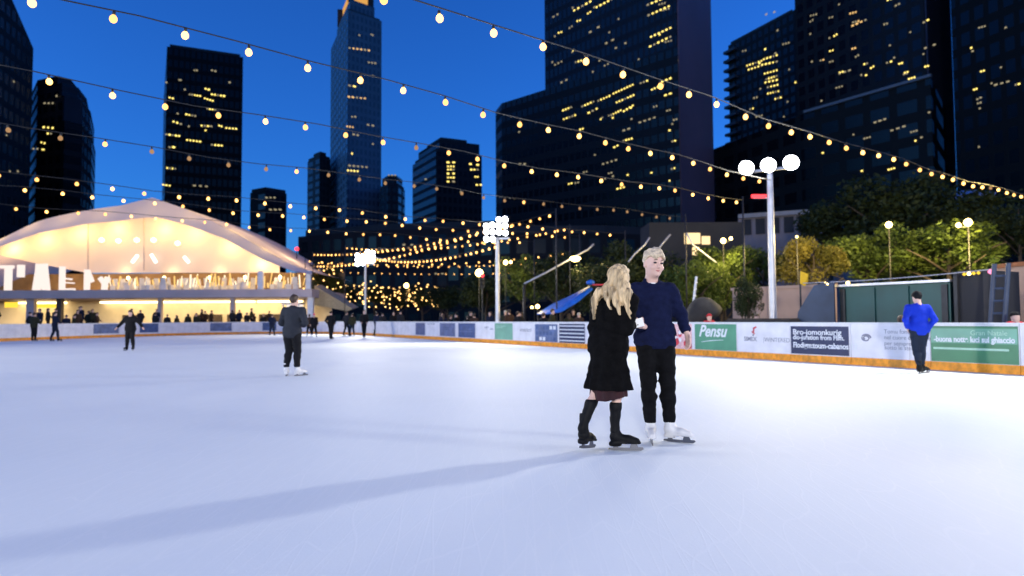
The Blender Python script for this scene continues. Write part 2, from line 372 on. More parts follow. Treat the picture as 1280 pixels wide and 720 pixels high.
def figure(name, label, loc, rz, J, top, topmat, legmat, bootmat, cat='person', group=None, h=.03, hb=None, fem=False, hair='short', hairmat=None,
           hat=None, hatmat=None, face=False, skates=True, hem=.88, seed=0.0, handcfg=None, coat_len=None):
    root = empty(name, loc, rz, label, cat, group)
    hb = hb or h
    pts = np.array([J[k] for k in J if k not in ('turn', 'foot', 'footp', 'hs')])
    lo = pts.min(0) - .22; hi = pts.max(0) + .22; lo[2] = 0.0
    def bodyf(P):
        f = torso_f(P, J, -.008, fem)
        for s in 'AB':
            f = smin(f, arm_f(P, J, s, -.004, fem), .04); f = smin(f, leg_f(P, J, s, -.004, fem), .05)
            an = V3(J['an' + s]); f = smin(f, cap(P, an, an + V3((0, -.02, -.06)), .036, .036), .02)
            cfg = (handcfg or {}).get(s)
            d = V3(J['wr' + s]) - V3(J['el' + s]); d = d / np.linalg.norm(d)
            if cfg: f = np.minimum(f, smin(f, hand_f(P, J['wr' + s], *cfg), .008))
            elif h > .02: f = smin(f, smin(cap(P, J['wr' + s], V3(J['wr' + s]) + d * .09, .030, .034), cap(P, V3(J['wr' + s]) + d * .03, V3(J['wr' + s]) + d * .09 + V3((0, -.05, 0)), .018, .016), .01), .02)
            else: f = smin(f, hand_f(P, J['wr' + s], d, (-1 if s == 'B' else 1, .25, 0), -1 if s == 'B' else 1, 1.0, .45), .01)
        f = smin(f, cap(P, J['neck'], J['head'], .052, .05), .03)
        return smin(f, head_f(P, J, face), .015)
    surface('body', bodyf, lo, hi, hb, MT['skin'], root, smooth_it=1)
    # lower clothing
    def legsf(P):
        f = cap(P, V3(J['pelvis']) + V3((-.045, 0, .0)), V3(J['pelvis']) + V3((.045, 0, .0)), .128, .128, .8)
        for s in 'AB': f = smin(f, leg_f(P, J, s, .016 if h < .02 else .022, fem), .05)
        f = f + wrinkle(P, .0045, 1, seed)
        f = np.maximum(f, P[..., 2] - (J['pelvis'][2] + .11))
        for s in 'AB':
            an = V3(J['an' + s]); near = np.linalg.norm(P[..., :2] - an[:2], axis=-1) < .13
            f = np.where(near & (P[..., 2] < an[2] + .25), np.maximum(f, an[2] + .0 - P[..., 2]), f)
        return f
    if legmat: surface('trousers', legsf, lo, hi, h, legmat, root)
    # upper clothing
    def topf(P):
        g = .020 if h < .02 else .034
        f = torso_f(P, J, g, fem)
        pe = V3(J['pelvis'])
        f = smin(f, cap(P, pe + V3((-.045, 0, .02)), pe + V3((.045, 0, .02)), .128 + g, .128 + g, .78), .05)
        for s in 'AB': f = smin(f, arm_f(P, J, s, .018 if h < .02 else .026, fem), .035)
        z = P[..., 2]
        if coat_len:
            t = np.clip((pe[2] + .12 - z) / (pe[2] + .12 - coat_len), 0, 1)
            rad = .124 + .108 * t; ang = np.arctan2(P[..., 1] - pe[1], P[..., 0] - pe[0])
            rad = rad + .014 * t * np.sin(9 * ang + seed)
            f = smin(f, np.maximum(np.hypot((P[..., 0] - pe[0]), (P[..., 1] - pe[1]) / .82) - rad, z - (pe[2] + .12)), .04)
        f = f + wrinkle(P, .0055, 1, seed + 1.7)
        f = np.maximum(f, (coat_len or hem) - z)
        for s in 'AB':                                     # cuffs
            wr, el = V3(J['wr' + s]), V3(J['el' + s]); d = (wr - el) / np.linalg.norm(wr - el)
            near = np.linalg.norm(P - wr, axis=-1) < .13
            f = np.where(near, np.maximum(f, (P - wr) @ d + .012), f)
        nk = V3(J['neck'])
        near = np.linalg.norm(P - nk, axis=-1) < .16
        f = np.where(near, np.maximum(f, -cap(P, nk + V3((0, -.022, -.035)), nk + V3((0, -.02, .15)), .058, .066)), f)
        return np.maximum(f, z - (nk[2] + (.035 if not top == 'hood' else .07)))
    surface('coat' if coat_len else top if top != 'hood' else 'jacket', topf, lo, hi, h, topmat, root)
    M = rot_yaw_pitch(*J['turn']); hc = V3(J['head']); hs = J.get('hs', 1.0)
    if hat:
        def hatf(P):
            q = ((P - hc) @ M) / hs
            f = np.maximum(ell(q, (0, .012, .035), (.096, .114, .108)), .03 - q[..., 2] - .25 * q[..., 1])
            if hat == 'bobble': f = smin(f, ell(q, (0, .01, .165), (.04, .04, .04)), .02)
            return f + wrinkle(q, .002, 2)
        surface('hat', hatf, hc - .24, hc + .24, h, hatmat, root)
    elif hair == 'short':
        def hairf(P):
            q = ((P - hc) @ M) / hs
            f = ell(q, (0, .016, .042), (.094, .113, .112))
            cut = np.maximum(-(q[..., 1] + .035), -(q[..., 2] - .052 + .25 * np.abs(q[..., 0])))       # face stays free
            cut = np.minimum(.040 - q[..., 1] - .9 * (q[..., 2] + .02), .056 + .012 * np.sin(60 * q[..., 0]) - q[..., 2])
            f = np.maximum(f, cut); f = np.maximum(f, -.075 - q[..., 2])
            return f + .006 * np.sin(70 * q[..., 0] + 26 * q[..., 2] + 9 * q[..., 1]) + wrinkle(q, .005, 2.2)
        surface('hair', hairf, hc - .2, hc + .2, min(h, .02), hairmat or MT['brown'], root)
    elif hair == 'long':
        def hairf(P):
            q = ((P - hc) @ M) / hs
            f = np.maximum(ell(q, (0, .016, .03), (.094, .11, .106)), np.minimum(.02 - q[..., 1] - .9 * q[..., 2], .06 - q[..., 2]))
            f = smin(f, cap(q, (0, .06, .0), (0, .09, -.26), .085, .10, .6), .05)
            return f + wrinkle(q, .005, 2)
        surface('hair', hairf, hc - .42, hc + .22, min(h, .022), hairmat or MT['brown'], root)
    if face:
        for sx in (-1, 1):
            p = hc + hs * M @ V3((sx * .032, -.081, .012)); e = MB().lathe([(0.001, -.0095), (.014, -.006), (.017, 0), (.014, .006), (.001, .0095)], 10).build('eye', MT['eye'], root, True)
            e.location = p.tolist(); e.rotation_euler = (J['turn'][1], 0, J['turn'][0])
            b = MB().tube([(-.019, 0, 0), (0, -.006, .006), (.019, .003, .001)], [.003, .0045, .003], 6).build('eyebrow', MT['brow'], root, True)
            b.location = (hc + hs * M @ V3((sx * .033, -.0945, .036))).tolist(); b.rotation_euler = (J['turn'][1], 0, J['turn'][0])
        m = MB().tube([(-.024, .010, .006), (-.012, .001, 0), (0, -.002, -.002), (.012, .001, 0), (.024, .010, .006)], [.003, .0065, .0075, .0065, .003], 8).build('mouth', MT['lips'], root, True)
        m.location = (hc + hs * M @ V3((0, -.0885, -.055))).tolist(); m.rotation_euler = (J['turn'][1], 0, J['turn'][0])
    if skates:
        for i, s in enumerate('AB'):
            an = J['an' + s]
            hd = J['foot'][i]; skate(root, (an[0] + math.sin(hd) * .042, an[1] - math.cos(hd) * .042, 0 if an[2] < .2 else an[2] - .19), hd, J['footp'][i], bootmat, max(.011, h * .6), tall=.20 if fem else .16)
    else:
        for i, s in enumerate('AB'):
            an = J['an' + s]
            sf = lambda P, an=an: np.maximum(smin(cap(P, (an[0], an[1] + .02, .08), (an[0], an[1] - .14, .05), .055, .045), cap(P, an, (an[0], an[1], .08), .05, .055), .03), .002 - P[..., 2])
            surface('shoe', sf, V3((an[0] - .1, an[1] - .24, 0)), V3((an[0] + .1, an[1] + .12, .26)), h, bootmat, root)
    return root
MT['brow'] = pmat('eyebrow_hair', (.20, .13, .09), .7, .1)

def pose(H=1.78, stride=.0, swing=.15, lean=0.0, arms='down', yaw=0.0, pitch=0.0, width=1.0, feet=(-0.15, 0.15), spread=.10, lift=0.0):
    """joints of a skater of height H (skates on), facing -y; lean > 0 bends forward"""
    k = H / 1.85
    def L(z, x=0, y=0):                                   # lean turns about the hips
        zz = z * k; dz = max(zz - .98 * k, 0)
        return (x * k * width, y * k - math.sin(lean) * dz, (.98 * k + math.cos(lean) * dz) if zz > .98 * k else zz)
    J = dict(pelvis=L(1.00), chest=L(1.36), neck=L(1.555, 0, .01), head=L(1.715, 0, -.015), shA=L(1.49, -.185), shB=L(1.49, .185))
    sp = spread
    J.update(hipA=L(.97, -.09), hipB=L(.97, .09), knA=(-(.09 + sp * .4) * k, (-.05 - stride * .6) * k, .56 * k), knB=((.09 + sp * .4) * k, (-.05 + stride * .35) * k, .56 * k),
             anA=(-(.09 + sp) * k, (-stride) * k, .185), anB=((.09 + sp) * k, stride * k, .185 + lift))
    if arms == 'down':
        J.update(elA=L(1.22, -.25, .03 + swing * .3), wrA=L(.99, -.27, -.05 + swing), elB=L(1.22, .25, .03 - swing * .3), wrB=L(.99, .27, -.05 - swing))
    elif arms == 'out':
        J.update(elA=L(1.26, -.36, .02), wrA=L(1.06, -.50, -.06), elB=L(1.26, .36, .02), wrB=L(1.06, .50, -.06))
    elif arms == 'front':
        J.update(elA=L(1.21, -.25, -.02), wrA=L(1.15, -.10, -.23), elB=L(1.21, .25, -.02), wrB=L(1.15, .10, -.23))
    elif arms == 'pocket':
        J.update(elA=L(1.22, -.28, .08), wrA=L(1.02, -.20, -.07), elB=L(1.22, .28, .08), wrB=L(1.02, .20, -.07))
    elif arms == 'rail':
        J.update(elA=L(1.22, -.27, -.08), wrA=L(1.14, -.22, -.30), elB=L(1.22, .27, -.08), wrB=L(1.14, .22, -.30))
    J['turn'] = (yaw, pitch, 0.0); J['foot'] = feet; J['footp'] = (0.0, -.25 if lift else 0.0)
    return J
# ------------------------------------------------------------------ the couple
g = ground(826, 552); MAN = Vector((g.x, g.y, 0))
J = dict(pelvis=(-.04, 0, .99), chest=(-.055, 0, 1.36), neck=(-.065, .01, 1.56), head=(-.045, -.03, 1.722), hs=1.12, shA=(-.228, .0, 1.475), shB=(.118, .0, 1.465),
         elA=(-.275, -.03, 1.21), wrA=(-.205, -.265, 1.125), elB=(.222, .03, 1.235), wrB=(.258, -.05, 1.05),
         hipA=(-.125, 0, .96), hipB=(.05, 0, .96), knA=(-.122, -.04, .56), knB=(.070, -.035, .56), anA=(-.100, -.01, .185), anB=(.086, .0, .185),
         turn=(.26, .06, .10), foot=(-.12, 1.0), footp=(0, 0))
man = figure('person', 'man in navy sweater, black trousers and white skates smiling beside a woman with long hair', MAN, 0, J, 'sweater', MT['sweater'], MT['trouser'], MT['boot_white'],
             h=.0095, hb=.0075, face=True, hair='short', hairmat=MT['blond2'], hem=.90, seed=.6, group=None,
             handcfg={'A': ((-.75, -.55, .30), (-.4, -.8, .2), 1, 1.0, .55), 'B': ((.16, -.10, -1), (-1, -.35, 0), -1, 1.0, .5)})
def tee(P):
    return np.maximum(np.maximum(cap(P, V3(J['neck']) + V3((0, -.008, -.09)), V3(J['neck']) + V3((0, -.004, .0)), .078, .066), P[..., 2] - 1.545), 1.44 - P[..., 2])
surface('undershirt', tee, (-.25, -.16, 1.40), (.12, .16, 1.62), .009, MT['shirt'], man)

g = ground(750, 563); WOM = Vector((g.x, g.y, 0)); WR = R(132)
def toB(p):
    q = Matrix.Rotation(-WR, 3, 'Z') @ Vector(p); return (q.x, q.y, q.z)
I = dict(pelvis=(.085, 0, .95), chest=(.15, 0, 1.27), neck=(.185, 0, 1.435), head=(.205, .02, 1.565), shA=(.280, -.110, 1.365), shB=(.035, .115, 1.385),
         elA=(.245, -.15, 1.11), wrA=(.315, .02, 1.14), elB=(-.03, .13, 1.12), wrB=(.08, .26, 1.06),
         hipA=(.14, -.05, .90), hipB=(.04, .05, .90), knA=(.160, -.02, .50), knB=(-.03, -.01, .53), anA=(.138, 0, .185), anB=(-.168, -.10, .222))
JW = {k: toB(p) for k, p in I.items()}
JW.update(turn=(-.25, .12, 0), foot=(1.38 - WR, .25), footp=(0, .14))
wom = figure('person', 'woman with long blond hair in long black coat and black skates leaning towards the man', WOM, WR, JW, 'coat', MT['coat'], None, MT['boot_black'],
             h=.0105, hb=.0085, fem=True, hair=None, coat_len=.555, seed=2.1)
lo, hi = V3((-.5, -.5, 0)), V3((.5, .5, 1.8))
def skirtf(P):
    pe = V3(JW['pelvis']); z = P[..., 2]; t = np.clip((.95 - z) / .5, 0, 1); ang = np.arctan2(P[..., 1] - pe[1], P[..., 0] - pe[0])
    rad = .13 + .055 * t + .010 * t * np.sin(13 * ang)
    return np.maximum(np.maximum(np.hypot(P[..., 0] - pe[0], (P[..., 1] - pe[1]) / .85) - rad, .475 + .02 * np.sin(2 * ang + 1) - z), z - .80)
surface('skirt', skirtf, lo, hi, .011, MT['skirt'], wom)
for s in 'AB':
    def sockf(P, s=s):
        an = V3(JW['an' + s]); kn = V3(JW['kn' + s])
        return np.maximum(np.maximum(smin(leg_f(P, JW, s, .005, True), cap(P, an, an + V3((0, -.01, -.08)), .038, .038), .02) + wrinkle(P, .002), P[..., 2] - (kn[2] - .06)), an[2] - .09 - P[..., 2])
    surface('knee_sock', sockf, lo, hi, .010, MT['boot_black'], wom)
def whair(P):
    B = lambda x, y, z: V3(toB((x, y, z)))
    hc = V3(JW['head'])
    f = np.maximum(ell(P, hc + V3((0, .016, .03)), (.096, .112, .104)), np.minimum(.0 - (P[..., 1] - hc[1]) - .5 * (P[..., 2] - hc[2]), .07 - (P[..., 2] - hc[2])))
    m = smin(cap(P, B(.19, -.05, 1.575), B(.222, -.13, 1.41), .078, .060), cap(P, B(.222, -.14, 1.41), B(.265, -.18, 1.20), .060, .016), .05)
    l = smin(cap(P, B(.14, -.05, 1.53), B(.02, -.03, 1.43), .048, .034), smin(cap(P, B(.01, -.03, 1.44), B(-.035, -.02, 1.37), .042, .034), cap(P, B(-.035, -.03, 1.37), B(-.045, -.05, 1.20), .032, .012), .02), .03)
    l2 = smin(cap(P, B(.11, -.10, 1.45), B(.165, -.21, 1.24), .040, .014), cap(P, B(.06, -.07, 1.42), B(.085, -.17, 1.28), .030, .010), .01)
    f = smin(smin(f, m, .04), smin(l, l2, .02), .03)
    u = P @ V3(toB((.75, -.66, 0)))
    return f + .005 * np.sin(120 * u + 7 * np.sin(6 * P[..., 2])) + .004 * np.sin(260 * u + 14 * np.sin(9 * P[..., 2] + 1))
surface('hair', whair, lo + V3((0, 0, 1.1)), hi + V3((0, 0, .05)), .0075, MT['blond'], wom)
# the white phone the two of them hold
pp = at(796.5, 404, 6.27)
ph = MB().box((0, 0, 0), (.118, .012, .082)).build('handheld_phone', MT['phone']); bevel(ph, .005, 3); ph.location = pp; ph.rotation_euler = (R(8), R(-14), R(-6))
tag(ph, 'small white flat handheld device held between the woman and the man', 'phone')
for x, z in ((.0, -.012), (.016, -.010)):
    MB().lathe([(.001, -.002), (.006, -.002), (.006, .001), (.001, .001)], 10).build('camera_lens', MT['eye'], ph, True, (x - .015, -.0075, z - .005)).rotation_euler = (R(90), 0, 0)

# ------------------------------------------------------------------ the other skaters
C = lambda n, c, **k: pmat(n, c, .85, .10, 8, spec=.12, bump=.3, **k)
OUT = dict(grey=C('grey_jacket', (.028, .031, .040)), black=C('black_jacket', (.010, .010, .012)), dnavy=C('dark_navy_jacket', (.012, .016, .035)), blue=C('bright_blue_jacket', (.008, .030, .40)),
           olive=C('olive_jacket', (.03, .03, .018)), brown=C('brown_jacket', (.05, .03, .022)), redj=C('red_jacket', (.42, .02, .03)), pinkh=C('pink_knit', (.75, .05, .16)),
           charcoal=C('charcoal_jacket', (.022, .022, .026)), cream=C('cream_knit', (.55, .5, .42)), jeans=C('dark_denim', (.012, .018, .035)))
def skater(px, py, H, rz, label, top, leg, boot, P, group=None, hat=None, hatm=None, hair='short', name='person', h=.028, face=False, hairmat_=None, **k):
    p = ground(px, py); P = dict(P); P['H'] = H
    return figure(name, label, (p.x, p.y, 0), rz, pose(**P), 'hood', OUT[top], OUT[leg], MT['boot_' + boot], group=group, hat=hat, hatmat=OUT.get(hatm), hair=hair, hairmat=OUT['black'] if hairmat_ else None, h=h, hem=.86 * H / 1.85, seed=px * .37, face=face, **k)
GS = 'skaters on the far ice'
skater(364.5, 470, 1.74, R(160), 'skater in a bulky grey jacket and black trousers gliding on white skates mid ice', 'grey', 'black', 'white', dict(stride=.05, arms='front', lean=.10, width=1.3, feet=(-.5, .5), spread=.02), h=.02)
skater(162.5, 438, 1.62, R(8), 'skater all in black with arms held out, alone in front of the tent', 'black', 'black', 'black', dict(arms='out', width=1.12, lean=.06, stride=.0, spread=.05), h=.024)
skater(1151, 467, 1.72, R(172), 'skater in a bright blue jacket and dark trousers standing by the boards', 'blue', 'jeans', 'black', dict(arms='pocket', lean=.10, width=1.10, stride=.07, spread=-.03, feet=(-1.0, -.7), yaw=.2, pitch=.25), h=.018, hair='short', hairmat_=True)
skater(42, 426.5, 1.74, R(185), 'skater in dark olive jacket leaning on boards left of another skater', 'olive', 'black', 'black', dict(arms='rail', width=1.05, spread=0.0), group=GS, hair='short')
skater(68, 426.5, 1.78, R(150), 'skater in dark navy jacket beside the boards under the tent entrance', 'dnavy', 'jeans', 'black', dict(arms='rail', stride=.12), group=GS)
skater(340, 419.5, 1.66, R(190), 'skater in navy jacket at the boards just left of the grey jacketed skater', 'dnavy', 'jeans', 'black', dict(arms='rail'), group=GS)
skater(386.5, 421, 1.60, R(200), 'skater in brown jacket partly behind the grey jacketed skater', 'brown', 'black', 'white', dict(arms='down', stride=.1), group=GS)
skater(392.5, 421.5, 1.62, R(20), 'skater in black jacket wearing a bright pink hat', 'black', 'black', 'white', dict(arms='down', stride=.12), group=GS, hat='bobble', hatm='pinkh')
skater(413.5, 424, 1.72, R(170), 'stout skater in long black coat, right of the pink hat', 'black', 'black', 'black', dict(arms='pocket', width=1.2, spread=-.04), group=GS, hat='plain', hatm='black')
skater(433, 420, 1.80, R(150), 'skater in charcoal jacket, one of a pair by the far end boards', 'charcoal', 'black', 'black', dict(arms='pocket', stride=.1), group=GS)
skater(440, 420, 1.66, R(210), 'skater in olive jacket close beside a taller one in charcoal', 'olive', 'jeans', 'black', dict(arms='down', stride=.06), group=GS)
skater(455, 422.5, 1.84, R(15), 'tall slim skater in black in front of the farthest floodlight mast', 'black', 'black', 'black', dict(arms='pocket', width=.92, spread=-.06), group=GS)
skater(471, 420, 1.72, R(165), 'skater in dark navy, right of the farthest floodlight mast', 'dnavy', 'black', 'black', dict(arms='down', stride=.08), group=GS)
skater(478, 420, 1.68, R(195), 'skater in charcoal jacket with hat, near the end boards', 'charcoal', 'jeans', 'black', dict(arms='down'), group=GS, hat='plain', hatm='brown')
skater(492, 420.5, 1.74, R(20), 'skater in black jacket, left of the last pair before the white ad boards', 'black', 'black', 'black', dict(arms='down', stride=.1), group=GS)
skater(500.5, 421, 1.80, R(160), 'skater in grey jacket at the left end of the ad boards', 'charcoal', 'black', 'black', dict(arms='front', stride=.06), group=GS, hat='plain', hatm='dnavy')

# ------------------------------------------------------------------ ground and ice
plan = [(26, -13.5), (19, -1.2), (10.4, 13.8), (4.6, 24), (0, 32), (-5.2, 41.2), (-9.8, 49.5), (-13.0, 55), (-17.0, 59), (-21.5, 60.3), (-25.5, 58), (-28.6, 53), (-30.3, 47), (-31.2, 41), (-32.0, 30), (-32.4, 18), (-32.5, 4)]
def catmull(pts, n=14):
    P = [Vector((*p, 0)) for p in pts]; P = [2 * P[0] - P[1]] + P + [2 * P[-1] - P[-2]]; out = []
    for i in range(1, len(P) - 2):
        for k in range(n):
            t = k / n; a, b, c, d = P[i - 1:i + 3]
            out.append(.5 * (2 * b + (c - a) * t + (2 * a - 5 * b + 4 * c - d) * t * t + (3 * b - a - 3 * c + d) * t ** 3))
    return out + [P[-2]]
wallp = catmull(plan)
poly = [(p.x, p.y) for p in wallp] + [(-30, -14), (-22, -24), (10, -26), (22, -22)]
m, nt, o = newmat('rink_ice')
b = nt.nodes.new('ShaderNodeBsdfPrincipled'); b.inputs['Specular IOR Level'].default_value = .15
tc = nt.nodes.new('ShaderNodeTexCoord')
n1 = nt.nodes.new('ShaderNodeTexNoise'); n1.inputs['Scale'].default_value = .22; n1.inputs['Detail'].default_value = 6; nt.links.new(tc.outputs['Object'], n1.inputs['Vector'])
cr = nt.nodes.new('ShaderNodeValToRGB'); cr.color_ramp.elements[0].position = .3; cr.color_ramp.elements[0].color = (.72, .77, .81, 1); cr.color_ramp.elements[1].position = .7; cr.color_ramp.elements[1].color = (.80, .84, .86, 1)
nt.links.new(n1.outputs[0], cr.inputs[0])
# skate scratches: thin curved lines at several headings
tot = None
for k, (ang, sc, dist) in enumerate(((.5, 2.6, 2.2), (-.7, 2.1, 3.0), (1.3, 3.4, 2.4), (.05, 1.7, 3.5))):
    mp = nt.nodes.new('ShaderNodeMapping'); mp.inputs['Rotation'].default_value = (0, 0, ang); mp.inputs['Scale'].default_value = (1, .12, 1); mp.inputs['Location'].default_value = (k * 7.3, k * 3.1, 0)
    nt.links.new(tc.outputs['Object'], mp.inputs[0])
    w = nt.nodes.new('ShaderNodeTexWave'); w.inputs['Scale'].default_value = sc; w.inputs['Distortion'].default_value = dist * 4; w.inputs['Detail'].default_value = 2; w.inputs['Detail Scale'].default_value = .5
    nt.links.new(mp.outputs[0], w.inputs[0])
    r = nt.nodes.new('ShaderNodeMapRange'); r.inputs[1].default_value = .992; r.inputs[2].default_value = 1.0; nt.links.new(w.outputs['Fac'], r.inputs[0])
    if tot is None: tot = r.outputs[0]
    else:
        mxx = nt.nodes.new('ShaderNodeMath'); mxx.operation = 'MAXIMUM'; nt.links.new(tot, mxx.inputs[0]); nt.links.new(r.outputs[0], mxx.inputs[1]); tot = mxx.outputs[0]
n4 = nt.nodes.new('ShaderNodeTexNoise'); n4.inputs['Scale'].default_value = .5; nt.links.new(tc.outputs['Object'], n4.inputs['Vector'])
mm = nt.nodes.new('ShaderNodeMath'); mm.operation = 'MULTIPLY'; nt.links.new(tot, mm.inputs[0]); nt.links.new(n4.outputs[0], mm.inputs[1])
mk = nt.nodes.new('ShaderNodeMath'); mk.operation = 'MULTIPLY'; mk.inputs[1].default_value = .38; nt.links.new(mm.outputs[0], mk.inputs[0])
mx = nt.nodes.new('ShaderNodeMixRGB'); nt.links.new(mk.outputs[0], mx.inputs[0]); nt.links.new(cr.outputs[0], mx.inputs[1]); mx.inputs[2].default_value = (.90, .91, .92, 1)
nt.links.new(mx.outputs[0], b.inputs['Base Color'])
n2 = nt.nodes.new('ShaderNodeTexNoise'); n2.inputs['Scale'].default_value = 60; n2.inputs['Detail'].default_value = 6; nt.links.new(tc.outputs['Object'], n2.inputs['Vector'])
ad_ = nt.nodes.new('ShaderNodeMath'); ad_.operation = 'ADD'; nt.links.new(mm.outputs[0], ad_.inputs[0]); nt.links.new(n2.outputs[0], ad_.inputs[1])
bp = nt.nodes.new('ShaderNodeBump'); bp.inputs['Strength'].default_value = .25; bp.inputs['Distance'].default_value = .004; nt.links.new(ad_.outputs[0], bp.inputs['Height']); nt.links.new(bp.outputs[0], b.inputs['Normal'])
rr = nt.nodes.new('ShaderNodeMapRange'); rr.inputs[3].default_value = .55; rr.inputs[4].default_value = .75; nt.links.new(n1.outputs[0], rr.inputs[0]); nt.links.new(rr.outputs[0], b.inputs['Roughness'])
nt.links.new(b.outputs[0], o.inputs[0])
ice = MB().prism(poly[::1], -.12, 0.0).build('ice', m); tag(ice, kind='structure')
gd = MB().sheet([(-1500, -400, -.13), (1500, -400, -.13), (1500, 2500, -.13), (-1500, 2500, -.13)], (0, 0, -.2)).build('plaza_ground', MT['paving']); tag(gd, kind='structure')

# ------------------------------------------------------------------ rink boards, one section per advert or blank panel
def hit(px):
    d = ray(px, 400); d = Vector((d.x, d.y))
    best = None
    for a, b_ in zip(wallp[:-1], wallp[1:]):
        ex, ey = b_.x - a.x, b_.y - a.y; det = d.x * (-ey) + d.y * ex
        if abs(det) < 1e-9: continue
        t = (a.x * (-ey) + a.y * ex) / det; s = (d.x * a.y - d.y * a.x) / det
        if t > 0 and -1e-6 <= s <= 1 + 1e-6 and (best is None or t < best[0]): best = (t, Vector((a.x + ex * s, a.y + ey * s, 0)))
    return best[1]
BH = 1.06
def text(parent, s, x, z, size, mat, shear=0.0, y=-.058, bold=0.0, align='LEFT', squash=1.0):
    c = bpy.data.curves.new('lettering', 'FONT'); c.body = s; c.size = size; c.shear = shear; c.extrude = .0015; c.offset = bold; c.align_x = align
    t_ = bpy.data.objects.new('tmp', c); COL.objects.link(t_); bpy.context.view_layer.update()
    me = bpy.data.meshes.new_from_object(t_.evaluated_get(bpy.context.evaluated_depsgraph_get())); bpy.data.objects.remove(t_)
    me.name = 'lettering'; me.materials.clear(); me.materials.append(mat); o = link('lettering', me, parent)
    o.location = (x, y, z); o.rotation_euler = (R(90), 0, 0); o.scale = (squash, 1, 1); return o
def board(px0, px1, label, ad=None, group='rink boards'):
    a, b_ = hit(px0), hit(px1); d = b_ - a; L = d.length
    root = empty('dasher_board', a, math.atan2(d.y, d.x), label, 'rink board', group)
    g_ = .012
    MB().box((L / 2, 0, .605), (L - g_, .07, .83)).build('panel', MT['white_panel'], root)
    MB().box((L / 2, -.008, .096), (L - g_, .09, .186)).build('kick_plate', MT['kick'], root)
    MB().box((L / 2, .0, BH - .019), (L - .004, .10, .038)).build('cap_rail', MT['cap'], root)
    if ad:
        x0, x1, z0, z1, mat = ad
        w = (x1 - x0) * L
        q = MB().box((0, 0, 0), (w, .008, z1 - z0)).build('advert', MT[mat], root); q.location = (x0 * L + w / 2, -.041, (z0 + z1) / 2)
        return root, q, w, z1 - z0
    return root, None, L, BH
def bars(q, rows, mat, seed=1, y=-.008):
    for (x0, x1, z, hgt) in rows: MB().box(((x0 + x1) / 2, y + .004, z), (x1 - x0, .004, hgt)).build('stripe', MT[mat], q)
# right-hand side, from the far corner to the frame edge
r_, q, w, h_ = board(503, 533, 'white board with a dark blue block at its right end', (.60, .97, .24, .98, 'blue'))
r_, q, w, h_ = board(533, 550, 'narrow white board with a line of small grey writing along its top'); text(r_, 'ICE AT THE PARK', .25, .87, .16, MT['ink_grey'], y=-.037, squash=.9)
r_, q, w, h_ = board(550, 572, 'board with a dusty blue panel, two places left of the green one', (.03, .90, .24, .98, 'steel_blue')); bars(q, [(-w * .35, w * .3, .12, .03), (-w * .35, w * .1, .02, .03)], 'blue')
r_, q, w, h_ = board(572, 596, 'board with a blue panel crossed by a pale wave', (.08, .95, .22, .98, 'blue')); bars(q, [(-w * .42, w * .40, -.06, .06), (-w * .1, w * .3, .06, .05)], 'steel_blue')
r_, q, w, h_ = board(596, 619, 'white board with a small grey logo left of the pale green one')
text(r_, '~e~', .9, .70, .30, MT['ink_grey'], .3, y=-.037, bold=.004); text(r_, 'skate', 1.5, .66, .18, MT['ink_grey'], y=-.037)
r_, q, w, h_ = board(619, 642, 'plain pale green board at the foot of the middle floodlight mast', (.02, .98, .21, .99, 'palegreen')); bars(q, [(-w * .4, w * .1, .25, .02), (-w * .4, -w * .05, .18, .02)], 'ink_pale')
r_, q, w, h_ = board(642, 668, 'white board with one line of faint grey writing, right of the pale green one'); text(r_, 'winterland', .62, .62, .24, MT['ink_grey'], y=-.037)
r_, q, w, h_ = board(668, 699, 'board with a dark blue patterned panel under the blue tarp', (.06, .96, .20, .96, 'steel_blue'))
rnd = random.Random(3)
for i in range(6):
    for j in range(3):
        if rnd.random() < .75: MB().box((-w * .40 + i * w * .155, -.005, -.25 + j * .24), (w * .11, .004, .15)).build('pattern_block', MT['blue' if rnd.random() < .75 else 'ink_white'], q)
r_, q, w, h_ = board(699, 733, 'navy board with five white horizontal stripes', (.03, .97, .20, .98, 'navy')); bars(q, [(-w * .49, w * .49, -.30 + k * .15, .045) for k in range(5)], 'ink_white')
r_, q, w, h_ = board(733, 770, 'white board with a small winged grey logo behind the woman'); text(r_, '-v-', .25, .62, .32, MT['ink_grey'], y=-.037, bold=.006)
board(770, 834, 'white board hidden behind the standing couple')
r_, q, w, h_ = board(834, 868, 'board printed with red and pink flowers beside the man\'s hand', (.02, .93, .20, 1.0, 'pink'))
rnd = random.Random(5)
for i in range(26):
    rr_ = rnd.uniform(.05, .12); f = MB().lathe([(.004, 0)] + [(rr_, .001), (rr_ * .9, .004), (.004, .005)], 7).build('printed_flower', MT['red' if rnd.random() < .62 else 'ink_white'], q)
    f.location = (rnd.uniform(-.44, .44) * w, -.004 - .0008 * i * .3, rnd.uniform(-.32, .32)); f.rotation_euler = (R(90), 0, 0)
r_, q, w, h_ = board(868, 922, 'green board with white brush script lettering', (.03, .985, .20, 1.0, 'green'))
text(q, 'Pensu', -w * .40, .02, .50, MT['ink_white'], .35, y=-.006, bold=.012, squash=.95)
MB().tube([(-w * .33, -.006, -.16), (-w * .1, -.006, -.11), (w * .2, -.006, -.08)], [.008, .016, .006], 6).build('underline', MT['ink_white'], q)
r_, q, w, h_ = board(922, 988, 'white board with a small red figure above grey lettering')
text(r_, 'SIMEX', .26, .52, .17, MT['ink_grey'], y=-.037, bold=.004); text(r_, '|WINTERED', .95, .51, .17, MT['ink_grey'], y=-.037)
